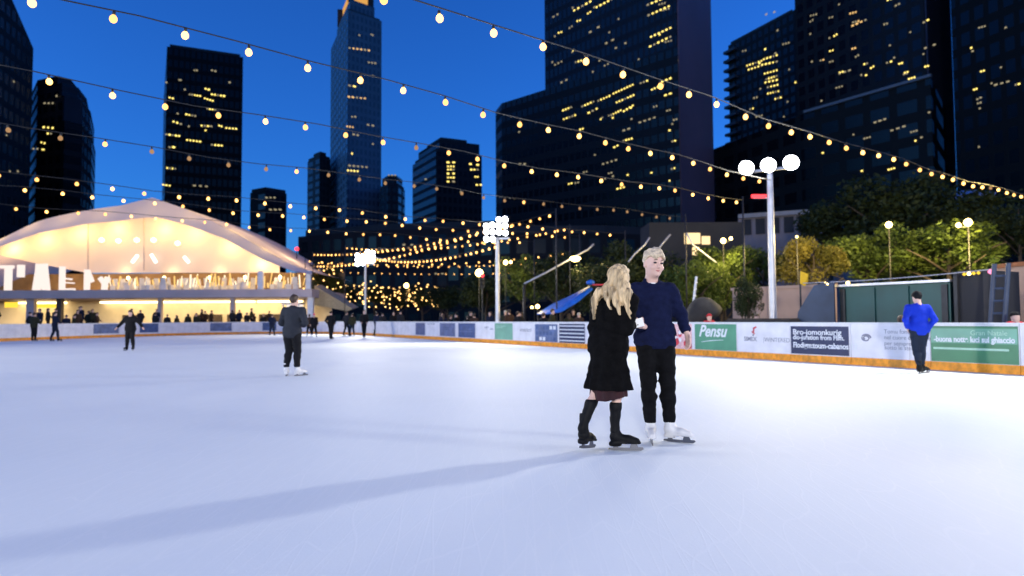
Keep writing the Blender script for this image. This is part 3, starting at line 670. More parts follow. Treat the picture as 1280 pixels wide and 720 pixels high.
fl = MB(); fl.box((.62, -.038, .84), (.05, .004, .14), ry=.2); fl.box((.66, -.038, .90), (.13, .004, .05), ry=-.4); fl.box((.60, -.038, .76), (.12, .004, .04), ry=.5); fl.build('red_emblem', MT['red'], r_)
MB().box((.60, -.038, .69), (.05, .004, .04)).build('emblem_dot', MT['navy'], r_)
r_, q, w, h_ = board(988, 1064, 'white framed board with a navy panel and two lines of white lettering', (.02, .97, .215, .955, 'navy'))
text(q, 'Bro-jomonkurig', -w * .46, .15, .20, MT['ink_white'], y=-.006, bold=.004, squash=1.12); text(q, 'dio-juration from Flim.', -w * .46, .02, .17, MT['ink_white'], y=-.006, bold=.004, squash=.98)
text(q, 'Flodigm:toum-cabanos 13', -w * .46, -.20, .20, MT['ink_white'], y=-.006, bold=.006, squash=.90)
r_, q, w, h_ = board(1064, 1137, 'white board with a round grey swirl logo and four lines of grey writing')
sw = MB(); sw.tube([(.40 + .13 * math.cos(t * .5) * (1 - t * .03), -.037, .68 + .095 * math.sin(t * .5) * (1 - t * .03)) for t in range(0, 22)], .018, 6); sw.build('swirl_emblem', MT['ink_grey'], r_)
for i, (s_, z_) in enumerate((('Tomu fondazioni', .80), ('nel cuore citta inverno', .66), ('per sempre di noi', .52), ('sotto le stelle', .42))):
    text(r_, s_, .86, z_, .14, MT['ink_grey'], y=-.037, squash=1.0)
board(1137, 1163, 'narrow white board directly behind the blue jacketed skater')
r_, q, w, h_ = board(1163, 1275, 'long green board with pale bands and lines of writing', (.01, .985, .20, .985, 'darkgreen'))
MB().box((0, -.0055, .18), (w * .985, .003, .32)).build('pale_band', MT['palegreen'], q)
text(q, 'Gran Natale', -w * .02, .20, .15, MT['ink_pale'], y=-.009, squash=.95); text(q, '-buona notte luci sul ghiaccio', -w * .46, .05, .17, MT['ink_white'], y=-.009, bold=.006, squash=.80)
bars(q, [(-w * .47, w * .40, -.10, .045)], 'ink_pale')
board(1275, 1345, 'white board at the right edge, next to the long green one'); board(1345, 1440, 'white board just past the right frame edge')
# far end and left side
side = [(-150, -60, None), (-60, -2, None), (-2, 40, None), (40, 76, None), (76, 116, None), (116, 149, 'steel_blue'), (149, 174, None), (174, 198, 'blue'), (198, 230, None), (230, 262, None), (262, 290, 'steel_blue'), (290, 328, None), (328, 346, 'blue'), (346, 372, None),
        (372, 398, None), (398, 424, None), (424, 450, None), (450, 477, None), (477, 503, None)]
labs = ['blank white board beyond the left frame edge, far', 'blank white board beyond the left frame edge', 'blank white board at the left frame edge', 'blank white board behind the pair of skaters under the tent', 'blank white board right of the pair under the tent',
        'grey blue board just left of the black clad skater', 'white board behind the black clad skater', 'dark blue board right of the black clad skater', 'white board right of the dark blue one under the tent', 'second white board right of the dark blue one under the tent',
        'grey blue board below the middle of the lit ground floor', 'white board right of the grey blue one below the lit ground floor', 'narrow blue board left of the grey jacketed skater', 'white board behind the grey jacketed skater',
        'lilac white end board behind the pink hat', 'lilac white end board behind the stout skater', 'lilac white end board behind the pair in charcoal and olive', 'lilac white end board by the farthest floodlight mast', 'lilac white end board left of the first dark blue block']
for (p0, p1, a), lb in zip(side, labs): board(p0, p1, lb, (.02, .98, .30, .99, a) if a else None)
# ------------------------------------------------------------------ floodlight masts
def mast(X, Y, h, label, target=(-6, 24, 0), energy=3500, width=1.7, n=3, light=True, size=.30, marker=None, soft=1.5):
    root = empty('floodlight_mast', (X, Y, 0), 0, label, 'floodlight', 'floodlight masts round the rink')
    t = Vector(target) - Vector((X, Y, h)); yaw = math.atan2(t.x, -t.y) * 1.0
    MB().lathe([(.20, -.1), (.20, .04), (.14, .05), (.13, 1.2), (.10, h - .3), (.09, h + .12)], 14).build('pole', MT['metal'], root, True)
    MB().box((0, 0, .0), (.42, .42, .05)).build('base_plate', MT['darkmetal'], root)
    ux, uy = math.cos(yaw), math.sin(yaw)
    MB().box((0, 0, h), (width + .3, .09, .09), rz=yaw).build('crossbar', MT['metal'], root)
    for k in range(n):
        u, zz = ((k - 1) * width / 2, h + .12) if n == 3 else (((k % 4) - 1.5) * width / 3, h + .05 + (k // 4) * .36 + (.26 if k % 4 > 1 else -.04) + random.uniform(-.05, .05))
        tilt = R(28)
        hs = MB().lathe([(.05, .26), (.16, .24), (size * .95, .06), (size, 0), (size * .97, -.01)], 16).build('lamp_housing', MT['darkmetal'], root, True)
        hs.location = (ux * u + uy * .22, uy * u - ux * .22, zz); hs.rotation_euler = (R(-90) + tilt, 0, yaw)
        ln = MB().lathe([(.002, -.022), (size * .6, -.020), (size * .94, -.012), (size * .94, -.002), (.002, -.002)], 16).build('lens', MT['lens'], hs, True)
    if marker:
        MB().box((-.42, -.02, marker), (.5, .08, .11)).build('marker_light', MT['redlamp'], root)
        MB().tube([(-.6, 0, marker - .07), (0, 0, marker - .07)], .02, 6).build('marker_arm', MT['metal'], root)
    if light:
        ld = bpy.data.lights.new('flood_lamp', 'SPOT'); ld.energy = energy; ld.spot_size = R(150); ld.spot_blend = .6; ld.shadow_soft_size = soft; ld.color = (1, .965, .87)
        lo_ = bpy.data.objects.new('flood_lamp', ld); COL.objects.link(lo_)
        tn = t.normalized(); lo_.location = Vector((X, Y, h + .15)) + tn * .75
        lo_.rotation_euler = t.to_track_quat('-Z', 'Y').to_euler()
mast(9.2, 24, 6.45, 'bright three lamp floodlight mast in front of the trees on the right', energy=KW[0], target=(2, 12, 0), width=1.5, size=.28, marker=5.5)
mast(-.76, 36, 5.45, 'floodlight mast behind the pale green board in the middle', energy=KW[1], n=12, width=1.08, size=.16, target=(-7, 20, 0))
mast(-12.95, 60, 6.1, 'farthest floodlight mast, behind the skaters at the end boards', energy=KW[2], n=12, width=1.35, size=.20, target=(-12, 30, 0))
mast(13.2, 15.0, 6.6, 'floodlight mast just past the right frame edge', energy=KW[3], target=(-8, 3, 0), soft=.32)
mast(22, -2, 6.6, 'floodlight mast to the right, behind the photographer', energy=KW[4], target=(-4, 12, 0))
mast(-3, -28.5, 7.5, 'floodlight mast straight behind the photographer', energy=KW[5], target=(-2, 12, 0))
mast(-35.5, 12, 7.0, 'floodlight mast on the left side of the rink', energy=KW[6], target=(-8, 16, 0))

# ------------------------------------------------------------------ festoon strings
U = Vector((.77, .638, 0)); N = Vector((-.638, .77, 0))
bulb_me = MB().lathe([(.002, -.115), (.028, -.110), (.050, -.085), (.056, -.055), (.048, -.022), (.026, .004), (.020, .012)], 12).mesh('bulb', MT['bulb'], True)
sock_me = MB().lathe([(.021, 0), (.024, .004), (.024, .060), (.012, .075)], 10).mesh('socket', MT['black'], True)
far_me = MB().lathe([(.002, -.12), (.050, -.095), (.061, -.06), (.050, -.02), (.022, .012)], 8).mesh('far_bulb', MT['bulb'], True)
pole_me = {}
def variant(me, m_): q = me.copy(); q.name = 'bulb'; q.materials.clear(); q.materials.append(MT[m_]); return q
VAR = {k_.name: (k_, variant(k_, 'bulb2'), variant(k_, 'bulb3')) for k_ in (bulb_me, far_me)}
def pick(me, dim):
    x = random.random(); v = VAR[me.name]
    return v[2] if x < max(dim, .03) else v[1] if x < max(dim, .03) + .3 else v[0]
def string(o_, ref, label, dz=0.0, spacing=1.03, near=False, sr=34.0, oend=None, dim=0.0):
    sl = (-34.5 + .638 * o_) / .77
    P = lambda s: N * (o_ + ((oend - o_) * max(0, (s - 8) / (sr - 8)) if oend else 0)) + U * s + Vector((0, 0, 5.92 + dz + .0007 * (s - 8) ** 2 + .05 * math.sin(s * .55 + o_) + .03 * math.sin(s * 1.3 + 2 * o_)))
    root = empty('string_lights', P(sl), 0, label, 'string lights', 'string lights across the rink')
    base = Vector(root.location)
    MB().tube([P(sl + (sr - sl) * k / 40) - base for k in range(41)], .011 if near else .012, 6).build('cord', MT['black'], root, True)
    s0 = 0.0
    if ref is not None:                                           # phase of the bulbs along the cord
        cand = [(abs(proj(P(s))[0] - ref), s) for s in [x * .02 for x in range(-200, 1000)] if (P(s) - CAM).dot(fw) > 2]
        s0 = min(cand)[1]
    k = math.ceil((sl - s0) / spacing); cnt = 0
    while True:
        s = s0 + k * spacing + random.uniform(-.06, .06); k += 1
        if s > sr - .3: break
        p = P(s)
        if (p - CAM).dot(fw) < 3: continue
        x, y = proj(p)
        if not (-260 < x < 1480 and y > -140) or cnt >= 98: continue
        cnt += 1
        b = link('bulb', pick(bulb_me if near else far_me, dim), root, p - base - Vector((0, 0, .085)))
        b.rotation_euler = (random.uniform(-.12, .12), random.uniform(-.12, .12), 0)
        if near: link('socket', sock_me, b)
    for s in ((sl,) if oend else (sl, sr)):
        p = P(s)
        q = MB().tube([(0, 0, -.1), (0, 0, p.z + .15)], .035, 8).build('festoon_pole', MT['darkmetal'], None, True, (p.x, p.y, 0))
        side_ = 'left' if s == sl else 'far'
        tag(q, f'slim dark pole at the {side_} end of the {label.split(",")[0]}', 'pole', 'poles carrying the string lights')
string(8.4, 620, 'string of big bulbs, the one falling to the right frame edge', 0, near=True, sr=43)
string(11.8, 142, 'top left string, with bulbs running towards the big tower', 0, near=True, sr=22.25, oend=12.5)
string(15.6, 62, 'upper string, passing in front of the black slab tower', 0, near=True, sr=25.5)
string(20.3, None, 'middle string, fourth down from the top, with most bulbs out', 0, near=True, sr=28, dim=.8)
for k, o_ in enumerate((26.8, 30.6, 35)):
    string(o_, 47 if o_ == 26.8 else None, ['fifth', 'sixth', 'seventh', 'eighth', 'ninth'][k] + ' string, counting cords of bulbs down from the top', random.uniform(-.2, .2), 1.06, sr=31)

def string_between(A, B, label, spacing=1.06, short=''):
    A = Vector(A); B = Vector(B); root = empty('string_lights', A, 0, label, 'string lights', 'string lights beyond the rink'); L = (B - A).length
    P = lambda t: (B - A) * t - Vector((0, 0, 2.6 * t * (1 - t)))
    MB().tube([P(k / 24) for k in range(25)], .012, 6).build('cord', MT['black'], root, True)
    n = int(L / spacing)
    for k in range(n):
        link('bulb', pick(far_me, 0), root, P((k + .5 + random.uniform(-.1, .1)) / n) - Vector((0, 0, .085)))
    for q in (A, B):
        if abs(q.x + .73) < .1 or abs(q.x + 12.95) < .1 or abs(q.x + 17.7) < .1: continue
        o = MB().tube([(0, 0, -.1), (0, 0, q.z + .15)], .035, 8).build('festoon_pole', MT['darkmetal'], None, True, (q.x, q.y, 0)); tag(o, f'slim dark pole at the {"left" if q is A else "right"} end of the {short}', 'pole', 'poles carrying the string lights')
string_between((-17.7, 60.3, 6.1), (-.76, 36.12, 6.3), 'string of bulbs from the tent corner to the middle floodlight mast', 0.8, 'tent corner string')
string_between((-18.2, 62, 7.3), (2.2, 33.5, 6.5), 'string of bulbs passing just in front of the middle floodlight mast', 0.85, 'string passing the middle mast')
string_between((-12.95, 60.2, 6.9), (-.7, 36.1, 5.2), 'low string of bulbs between the far and the middle floodlight masts', 0.8, 'low mast string')
string_between((-15.5, 63, 8.0), (3.6, 42, 6.9), 'high string of bulbs over the end boards, falling to the olive trees', 0.85, 'high string over the end boards')
string_between((-19.5, 64, 6.9), (5, 58, 6.9), 'string of bulbs just beyond the end boards, the nearest of four', 1.06, 'nearest string beyond the end boards')
string_between((-21, 72, 7.4), (9, 68, 7.3), 'second string of bulbs beyond the end boards, above the lit trees', 1.06, 'second string beyond the end boards')
string_between((-24, 80, 8.2), (10, 84, 8.6), 'third string of bulbs beyond the end boards, above the lit trees', 1.06, 'third string beyond the end boards')
string_between((-28, 92, 8.0), (14, 96, 8.4), 'farthest string of bulbs beyond the end boards, low over the lit trees', 1.06, 'farthest string beyond the end boards')

# ------------------------------------------------------------------ towers
def foot(*pairs): return [Vector((at(px, 390, Y).x, Y)) for px, Y in pairs]
def tower(label, name, pts, z1, mat, cat='tower', parapet=True):
    c = sum(pts, Vector((0, 0))) / len(pts)
    root = empty(name, (c.x, c.y, 0), 0, label, cat)
    loc = [(p.x - c.x, p.y - c.y) for p in pts]
    a = sum(loc[i][0] * loc[(i + 1) % len(loc)][1] - loc[(i + 1) % len(loc)][0] * loc[i][1] for i in range(len(loc)))
    if a < 0: loc = loc[::-1]
    MB().prism(loc, -.1, z1).build('wall', mat, root)
    if parapet:
        MB().prism([(x * .93, y * .93) for x, y in loc], z1 + .003, z1 + 1.4).build('parapet', MT['darkroof'], root)
    return root
MT['darkroof'] = pmat('roof_felt', (.03, .03, .035), .9, .2, .3)
def lit(root, A, B, runs, mat='win', w=None, hz=1.9):
    c = Vector((root.location.x, root.location.y)); d = (B - A).normalized(); n = Vector((d.y, -d.x))
    if n.dot(A) > 0: n = -n
    for run in runs:
        x0, x1, y0, y1, k = run[:5]; mt = run[5] if len(run) > 5 else mat
        for i in range(k):
            t = .5 if k == 1 else i / (k - 1)
            r_ = ray(x0 + (x1 - x0) * t, y0 + (y1 - y0) * t)
            s = (A.x * n.x + A.y * n.y) / (r_.x * n.x + r_.y * n.y)
            p = CAM + r_ * s
            ww = max(.0020 * p.y, min(.0042 * p.y, .60 * abs(x1 - x0) / (k - 1) / F * p.y)) if k > 1 else .0028 * p.y; hz = .0024 * p.y
            o = MB().box((0, 0, 0), (ww * random.uniform(.75, 1.1), .12, hz * random.uniform(.75, 1.0))).build('window', MT[mt if random.random() < .8 else 'win_dim'], root)
            o.location = (p.x - c.x + n.x * .05, p.y - c.y + n.y * .05, p.z); o.rotation_euler = (0, 0, math.atan2(d.y, d.x))
def axis(A, B): d = (B - A).normalized(); return (d.x, d.y)
def scatter(root, A, B, box, n, seed, mats=('win', 'win_dim', 'win_dim')):
    r_ = random.Random(seed); x0, x1, y0, y1 = box
    for k in range(n):
        x = r_.uniform(x0, x1); y = r_.uniform(y0, y1); k_ = r_.choice((1, 1, 2, 2, 3)); lit(root, A, B, [(x, x + 3.4 * (k_ - 1), y, y - .9 * (k_ - 1), k_, r_.choice(mats))])
def zat(py, Y, px=640): return at(px, py, Y).z
# far left slanted tower
P = foot((-120, 150), (-70, 120), (33, 150), (10, 190)); T = tower('black tower with a steeply slanting top at the left frame edge', 'slab_tower', P, zat(160, 150), facade('facade_a', (0.0078, 0.0082, 0.0105), (0.0050, 0.0062, 0.0099), axis=axis(P[1], P[2])))
c = T.location; z0 = zat(160, 150) + .002
tp = [(p.x - c.x, p.y - c.y) for p in P]
MB().add([(x, y, z0) for x, y in tp] + [(tp[0][0], tp[0][1], zat(-160, 150)), (tp[1][0], tp[1][1], zat(-160, 120)), (tp[2][0], tp[2][1], zat(57, 150)), (tp[3][0], tp[3][1], zat(20, 190))],
         [(3, 2, 1, 0), (0, 1, 5, 4), (1, 2, 6, 5), (2, 3, 7, 6), (3, 0, 4, 7), (4, 5, 6, 7)]).build('slanted_top', facade('facade_a2', (0.0078, 0.0082, 0.0105), (0.0050, 0.0062, 0.0099), axis=axis(P[1], P[2])), T)
lit(T, P[1], P[2], [(8, 8, 169, 169, 1, 'win_dim'), (17, 17, 102, 102, 1, 'win_dim'), (12, 22, 214, 214, 2, 'win_dim')])
# rounded building
P = foot((28, 190), (40, 172), (75, 168), (98, 172), (110, 182), (115, 200), (110, 215), (40, 215)); T = tower('dark rounded apartment building behind the tent, left of the black slab', 'rounded_building', P, zat(150, 170), facade('facade_b', (0.0086, 0.0085, 0.0107), (0.0044, 0.0052, 0.0074), 3.4, 2.8, axis=axis(P[1], P[2])), 'building')
c = T.location
for k, (f_, za, zb) in enumerate(((.97, 150, 118), (.90, 118, 100), (.76, 100, 86))):
    MB().prism([((p.x - c.x) * f_ - (1 - f_) * 9, (p.y - c.y) * f_) for p in P], zat(za, 170) + .004, zat(zb, 170)).build('upper_storey', facade('facade_b%d' % k, (.022, .024, .034), (.012, .014, .02), 3.4, 2.8, axis=axis(P[1], P[2])), T)
lit(T, P[1], P[2], [(56, 66, 129, 129, 3, 'win_dim'), (55, 66, 159, 160, 3), (60, 64, 167, 167, 2), (52, 56, 178, 179, 2), (53, 55, 187, 187, 2), (42, 47, 186, 186, 2, 'win_dim'), (70, 72, 120, 120, 1, 'win_dim')], w=1.5, hz=2.2)
# black slab
P = foot((203, 205), (300, 214), (292, 250), (200, 250)); T = tower('broad black slab tower with scattered yellow windows above the tent peak', 'slab_tower', P, zat(58, 205, 203), facade('facade_c', (0.0045, 0.0041, 0.0048), (0.0026, 0.0030, 0.0043), 3.6, 1.6, .7, .6, axis(P[0], P[1])))
lit(T, P[0], P[1], [(243, 246, 88, 88, 2, 'win_dim'), (265, 269, 88, 89, 2, 'win_dim'), (208, 208, 103, 103, 1, 'win_dim'), (224, 226, 100, 100, 2, 'win_dim'), (257, 261, 111, 112, 2), (287, 287, 103, 103, 1, 'win_dim'), (237, 250, 118, 120, 5), (265, 280, 118, 120, 5), (230, 232, 112, 112, 1, 'win_dim'),
    (212, 216, 122, 123, 2), (256, 266, 123, 126, 4), (259, 269, 136, 137, 4), (233, 244, 143, 145, 4), (217, 226, 152, 155, 3), (222, 222, 142, 142, 1, 'win_dim'), (236, 236, 158, 158, 1), (252, 264, 157, 158, 4), (257, 257, 163, 163, 1), (274, 277, 157, 158, 2), (283, 295, 160, 161, 4), (208, 224, 168, 170, 5), (234, 250, 175, 177, 5), (265, 277, 181, 182, 4), (212, 217, 184, 184, 2), (209, 219, 210, 211, 4), (204, 212, 231, 232, 3), (243, 258, 232, 233, 3, 'win_dim')], w=1.5, hz=1.3)
# small block between
P = foot((311, 260), (330, 255), (357, 262), (345, 290)); T = tower('low dark block with a flat roof between the slab and the tallest tower', 'office_block', P, zat(238, 258), facade('facade_d', (0.0130, 0.0141, 0.0184), (0.0074, 0.0087, 0.0124), axis=axis(P[1], P[2])), 'building')
lit(T, P[1], P[2], [(333, 343, 247, 247, 3, 'win_dim'), (338, 350, 262, 262, 3, 'win_dim')], w=1.5)
# tallest, with the lit crown
P = foot((411.5, 345), (433, 300), (476, 312)); P.append(P[0] + P[2] - P[1]); T = tower('tallest blue grey tower with a gold lit crown', 'skyscraper', P, zat(12, 300, 433), facade('facade_e', (.13, .16, .20), (.07, .09, .12), 3.8, 2.2, .55, .6, axis(P[1], P[2])))
c = T.location; cen = sum(P, Vector((0, 0))) / 4
def inset(f_): return [((p.x - cen.x) * f_, (p.y - cen.y) * f_) for p in P]
zt = zat(12, 300, 433) + 1.5
MB().prism(inset(.74), zt, zt + 7).build('upper_storey', facade('facade_e2', (.13, .16, .20), (.07, .09, .12), 3.8, 2.2, axis=axis(P[1], P[2])), T)
MB().prism(inset(.5), zt + 7, zt + 16).build('crown', MT['crown'], T)
for q in inset(.60): MB().box((q[0], q[1], zt + 11.5), (2.4, 2.4, 9)).build('corner_pier', MT['darkroof'], T)
MB().prism(inset(.3), zt + 16, zt + 30).build('spire_base', MT['darkroof'], T)
lit(T, P[1], P[2], [(437, 461, 60, 63, 6, 'win_warm'), (437, 443, 107, 108, 2), (436, 456, 121, 123, 5, 'win_warm'), (434, 441, 158, 159, 3, 'win_warm'), (449, 449, 44, 44, 1, 'win_dim'), (464, 466, 43, 44, 2, 'win_dim'), (461, 469, 78, 79, 3, 'win_dim'), (466, 466, 95, 95, 1, 'win_dim'),
    (440, 444, 146, 146, 2, 'win_dim'), (442, 447, 168, 169, 2, 'win_dim'), (460, 466, 156, 157, 2, 'win_dim'), (466, 466, 180, 180, 1, 'win_dim'), (440, 440, 192, 192, 1), (437, 458, 207, 209, 5, 'win_dim'), (435, 447, 213, 214, 4)], w=2.4, hz=2.4)
# neighbours of it
P = foot((383, 330), (398, 320), (412, 326), (405, 360)); T = tower('slim navy tower hugging the left side of the tallest one', 'office_tower', P, zat(196, 322), facade('facade_f', (0.0326, 0.0353, 0.0422), (0.0186, 0.0217, 0.0310), axis=axis(P[1], P[2])))
MB().prism([((p.x - T.location.x) * .55, (p.y - T.location.y) * .55) for p in P], zat(196, 322) + 1.6, zat(189, 322) + 1.5).build('upper_storey', facade('facade_f2', (0.0326, 0.0353, 0.0422), (0.0186, 0.0217, 0.0310)), T)
P = foot((474, 290), (484, 280), (497, 281), (506, 292), (500, 320), (478, 320)); T = tower('low round shouldered building right of the tallest tower', 'office_block', P, zat(232, 282), facade('facade_g', (0.0260, 0.0265, 0.0316), (0.0124, 0.0149, 0.0217), axis=axis(P[1], P[2])), 'building')
MB().prism([((p.x - T.location.x) * .8, (p.y - T.location.y) * .8) for p in P], zat(232, 282) + 1.5, zat(217, 282)).build('upper_storey', facade('facade_g2', (0.0260, 0.0265, 0.0316), (0.0124, 0.0149, 0.0217)), T)
lit(T, P[1], P[2], [(486, 494, 219, 219, 3, 'win_dim')], w=1.6)
P = foot((515.5, 262), (545, 240), (603, 248), (585, 280)); T = tower('stepped dark hotel block between the tallest tower and the big one', 'hotel_block', P, zat(190, 242), facade('facade_h', (0.0195, 0.0212, 0.0263), (0.0099, 0.0124, 0.0174), 3.3, 2.0, axis=axis(P[1], P[2])), 'building')
MB().prism([((p.x - T.location.x) * .88 + .6, (p.y - T.location.y) * .88) for p in P], zat(190, 242) + 1.5, zat(174, 242)).build('upper_storey', facade('facade_h2', (0.0195, 0.0212, 0.0263), (0.0099, 0.0124, 0.0174), 3.3, 2.0, axis=axis(P[1], P[2])), T)
MB().prism([((p.x - T.location.x) * .58 - .4, (p.y - T.location.y) * .58) for p in P], zat(174, 242) + .004, zat(166, 242)).build('roof_house', MT['darkroof'], T)
lit(T, P[1], P[2], [(560, 567, y, y, 2 if y % 2 else 3) for y in (203, 208, 212, 217, 222, 227)] + [(588, 597, 205, 206, 2), (589, 597, 212, 212, 3), (594, 597, 221, 221, 2), (596, 601, 231, 231, 2), (575, 577, 240, 240, 1, 'win_dim'), (531, 533, 224, 224, 1, 'win_dim')], w=1.2, hz=1.5)
# the big pair in the middle
A, B, D = [Vector((at(px, 300, Y).x, Y)) for px, Y in ((683, 184), (850, 151), (893, 168))]
P = [A, B, D, A + D - B]
T = tower('huge dark office tower with a flat purple end wall, cut by the top frame edge', 'office_tower', P, 96, facade('facade_i', (0.0156, 0.0160, 0.0232), (0.0070, 0.0090, 0.0158), 3.7, 1.7, .68, .62, axis(A, B)))
c = T.location; d_ = (D - B).normalized(); nn = Vector((d_.y, -d_.x))
nn = nn if nn.dot(B) < 0 else -nn
end = MB().sheet([(B.x - c.x + d_.x * .6, B.y - c.y + d_.y * .6, 0), (D.x - c.x, D.y - c.y, 0), (D.x - c.x, D.y - c.y, 96), (B.x - c.x + d_.x * .6, B.y - c.y + d_.y * .6, 96)], (nn.x * .25, nn.y * .25, 0)).build('end_wall', pmat('purple_stone', (.36, .20, .24), .8, .08, .08), T)
lit(T, A, B, [(718, 738, 13, 2, 5), (746, 765, 9, -1, 5), (735, 738, 17, 15, 2), (810, 836, 6, -5, 6), (811, 836, 19, 8, 6), (814, 838, 46, 35, 6), (813, 838, 58, 46, 6), (692, 697, 21, 18, 2, 'win_dim'), (712, 715, 35, 33, 2, 'win_dim'), (738, 748, 40, 34, 2, 'win_dim'), (758, 766, 54, 50, 2, 'win_dim'), (694, 702, 81, 77, 3, 'win_dim'), (702, 708, 103, 100, 2, 'win_dim'), (770, 782, 60, 54, 2, 'win_dim'), (756, 760, 82, 80, 2, 'win_dim'), (846, 848, 77, 75, 1, 'win_dim'), (715, 716, 65, 65, 1, 'win_dim')], w=1.6, hz=1.6)
scatter(T, A, B, (690, 845, 5, 100), 22, 9)
f1 = Vector((at(620.5, 300, 193).x, 193)); f2 = Vector((at(628, 300, 186).x, 186)); A2 = A + (A - B).normalized() * 2 + Vector((-.5, -4)); B2 = B + Vector((-.55, -3.2))
P = [f1, f2, Vector((at(655, 300, 180.5).x, 180.5)), Vector((at(683, 300, 175).x, 175)), B2, B2 + Vector((.3, 2.4)), A + Vector((0, -.6)), A + Vector((-14, 14))]
W = tower('long dark wing with rows of yellow windows at the foot of the huge tower', 'office_wing', P, zat(112, 175, 683), facade('facade_j', (0.0135, 0.0122, 0.0143), (0.0050, 0.0059, 0.0090), 3.7, 2.0, .75, .5, axis(P[3], B2)), 'building', False)
lit(W, P[3], B2, [(704, 714, 138, 134, 4), (728, 742, 133, 127, 5), (748, 762, 126, 120, 5), (767, 791, 117, 106, 8), (771, 792, 128, 119, 7), (801, 809, 104, 101, 3), (705, 719, 149, 144, 5), (736, 746, 141, 136, 3), (780, 791, 139, 132, 4), (764, 776, 144, 138, 5), (751, 753, 149, 147, 2), (815, 829, 112, 106, 5), (828, 838, 102, 98, 3), (832, 838, 119, 117, 2), (800, 818, 153, 147, 4, 'win_dim'), (836, 838, 163, 163, 1), (768, 772, 184, 182, 2), (754, 770, 205, 200, 4, 'win_dim'), (780, 786, 163, 161, 2, 'win_dim'), (648, 650, 165, 165, 1, 'win_dim'), (772, 780, 236, 234, 3), (813, 816, 216, 216, 1), (650, 656, 205, 205, 2, 'win_dim')], w=1.5, hz=1.5)
scatter(W, P[3], B2, (700, 845, 130, 235), 22, 10)
# right side
P = foot((917, 232), (1003, 205), (1010, 250), (925, 260)); T = tower('balconied apartment tower with a cluster of yellow windows', 'apartment_tower', P, zat(42, 222, 935), facade('facade_k', (0.0133, 0.0120, 0.0127), (0.0044, 0.0049, 0.0067), 3.2, 2.6, .6, .6, axis(P[0], P[1])))
c = T.location
MB().prism([((p.x - c.x) * .62 + 4.6, (p.y - c.y) * .8) for p in P], zat(42, 222, 935) + 1.5, zat(12, 215, 980)).build('upper_storey', facade('facade_k2', (0.0133, 0.0120, 0.0127), (0.0044, 0.0049, 0.0067), 3.2, 2.6, axis=axis(P[0], P[1])), T)
dd = (P[1] - P[0]).normalized()
for k in range(24):
    MB().box((P[0].x - c.x + dd.x * 1.0, P[0].y - c.y + dd.y * 1.0 - .8, zat(46, 222) - 2 - k * 3.2), (5.5, 2.2, .9), rz=math.atan2(dd.y, dd.x)).build('balcony', MT['balc'] if 'balc' in MT else MT.setdefault('balc', pmat('balcony_concrete', (.07, .07, .08), .8)), T)
lit(T, P[0], P[1], [(934, 952, 82, 76, 6), (955, 971, 74, 69, 5), (936, 952, 87, 82, 5), (953, 971, 81, 77, 5), (956, 971, 92, 88, 5), (958, 971, 99, 95, 5), (957, 971, 103, 100, 4), (960, 972, 109, 106, 4), (960, 973, 117, 114, 5), (948, 951, 79, 79, 1), (994, 995, 103, 103, 1), (971, 973, 38, 38, 1, 'win_dim'), (958, 968, 18, 15, 2, 'win_dim'), (950, 951, 111, 111, 1, 'win_dim')], w=1.5, hz=1.4)
scatter(T, P[0], P[1], (925, 996, 48, 150), 11, 5)
P = foot((1003, 158), (1168, 128), (1200, 142), (1040, 185)); T = tower('tall dark residential tower with a few warm windows, cut by the top frame edge', 'residential_tower', P, 86, facade('facade_l', (0.0140, 0.0134, 0.0177), (0.0059, 0.0067, 0.0112), 3.3, 2.9, .62, .62, axis(P[0], P[1])))
c = T.location; dd = (P[2] - P[1]).normalized(); nn = Vector((dd.y, -dd.x)); nn = nn if nn.dot(P[1]) < 0 else -nn
MB().sheet([(P[1].x - c.x + dd.x * .5, P[1].y - c.y + dd.y * .5, 0), (P[2].x - c.x, P[2].y - c.y, 0), (P[2].x - c.x, P[2].y - c.y, 86), (P[1].x - c.x + dd.x * .5, P[1].y - c.y + dd.y * .5, 86)], (nn.x * .25, nn.y * .25, 0)).build('end_wall', pmat('slate_stone', (.05, .07, .15), .6, .1, .1), T)
lit(T, P[0], P[1], [(1066, 1082, 32, 25, 4, 'win_warm'), (1043, 1046, 45, 43, 2), (1036, 1038, 48, 47, 1, 'win_dim'), (1114, 1118, 77, 72, 2), (1108, 1110, 79, 78, 1, 'win_dim'), (1089, 1092, 85, 83, 2), (1050, 1062, 92, 88, 3, 'win_dim'), (1070, 1073, 71, 69, 2, 'win_dim'), (1155, 1160, 28, 25, 2), (1067, 1085, 124, 117, 5), (1056, 1060, 127, 126, 2, 'win_dim'), (1013, 1016, 27, 25, 2, 'win_dim'), (1012, 1014, 43, 42, 1, 'win_dim'), (1014, 1016, 78, 76, 1, 'win_dim'), (1110, 1118, 0, -3, 3), (1120, 1124, 7, 5, 2, 'win_dim'), (1157, 1168, 60, 56, 2, 'win_dim'), (1048, 1050, 6, 5, 1, 'win_dim'), (1026, 1028, 126, 126, 1, 'win_dim')], w=1.4, hz=1.5)
scatter(T, P[0], P[1], (1008, 1162, 4, 112), 24, 6, ('win', 'win_warm', 'win_dim', 'win_dim'))
P = foot((884, 172), (1011, 139), (1173, 118), (1190, 135), (920, 185)); T = tower('black podium with a pale ledge below the tall residential tower', 'podium_block', P, zat(142, 139, 1011), facade('facade_m', (0.0078, 0.0071, 0.0076), (0.0037, 0.0037, 0.0052), 4.2, 5.0, .7, .55, axis(P[1], P[2])), 'building', False)
c = T.location; zz = zat(142, 139, 1011)
d0 = (P[2] - P[1])
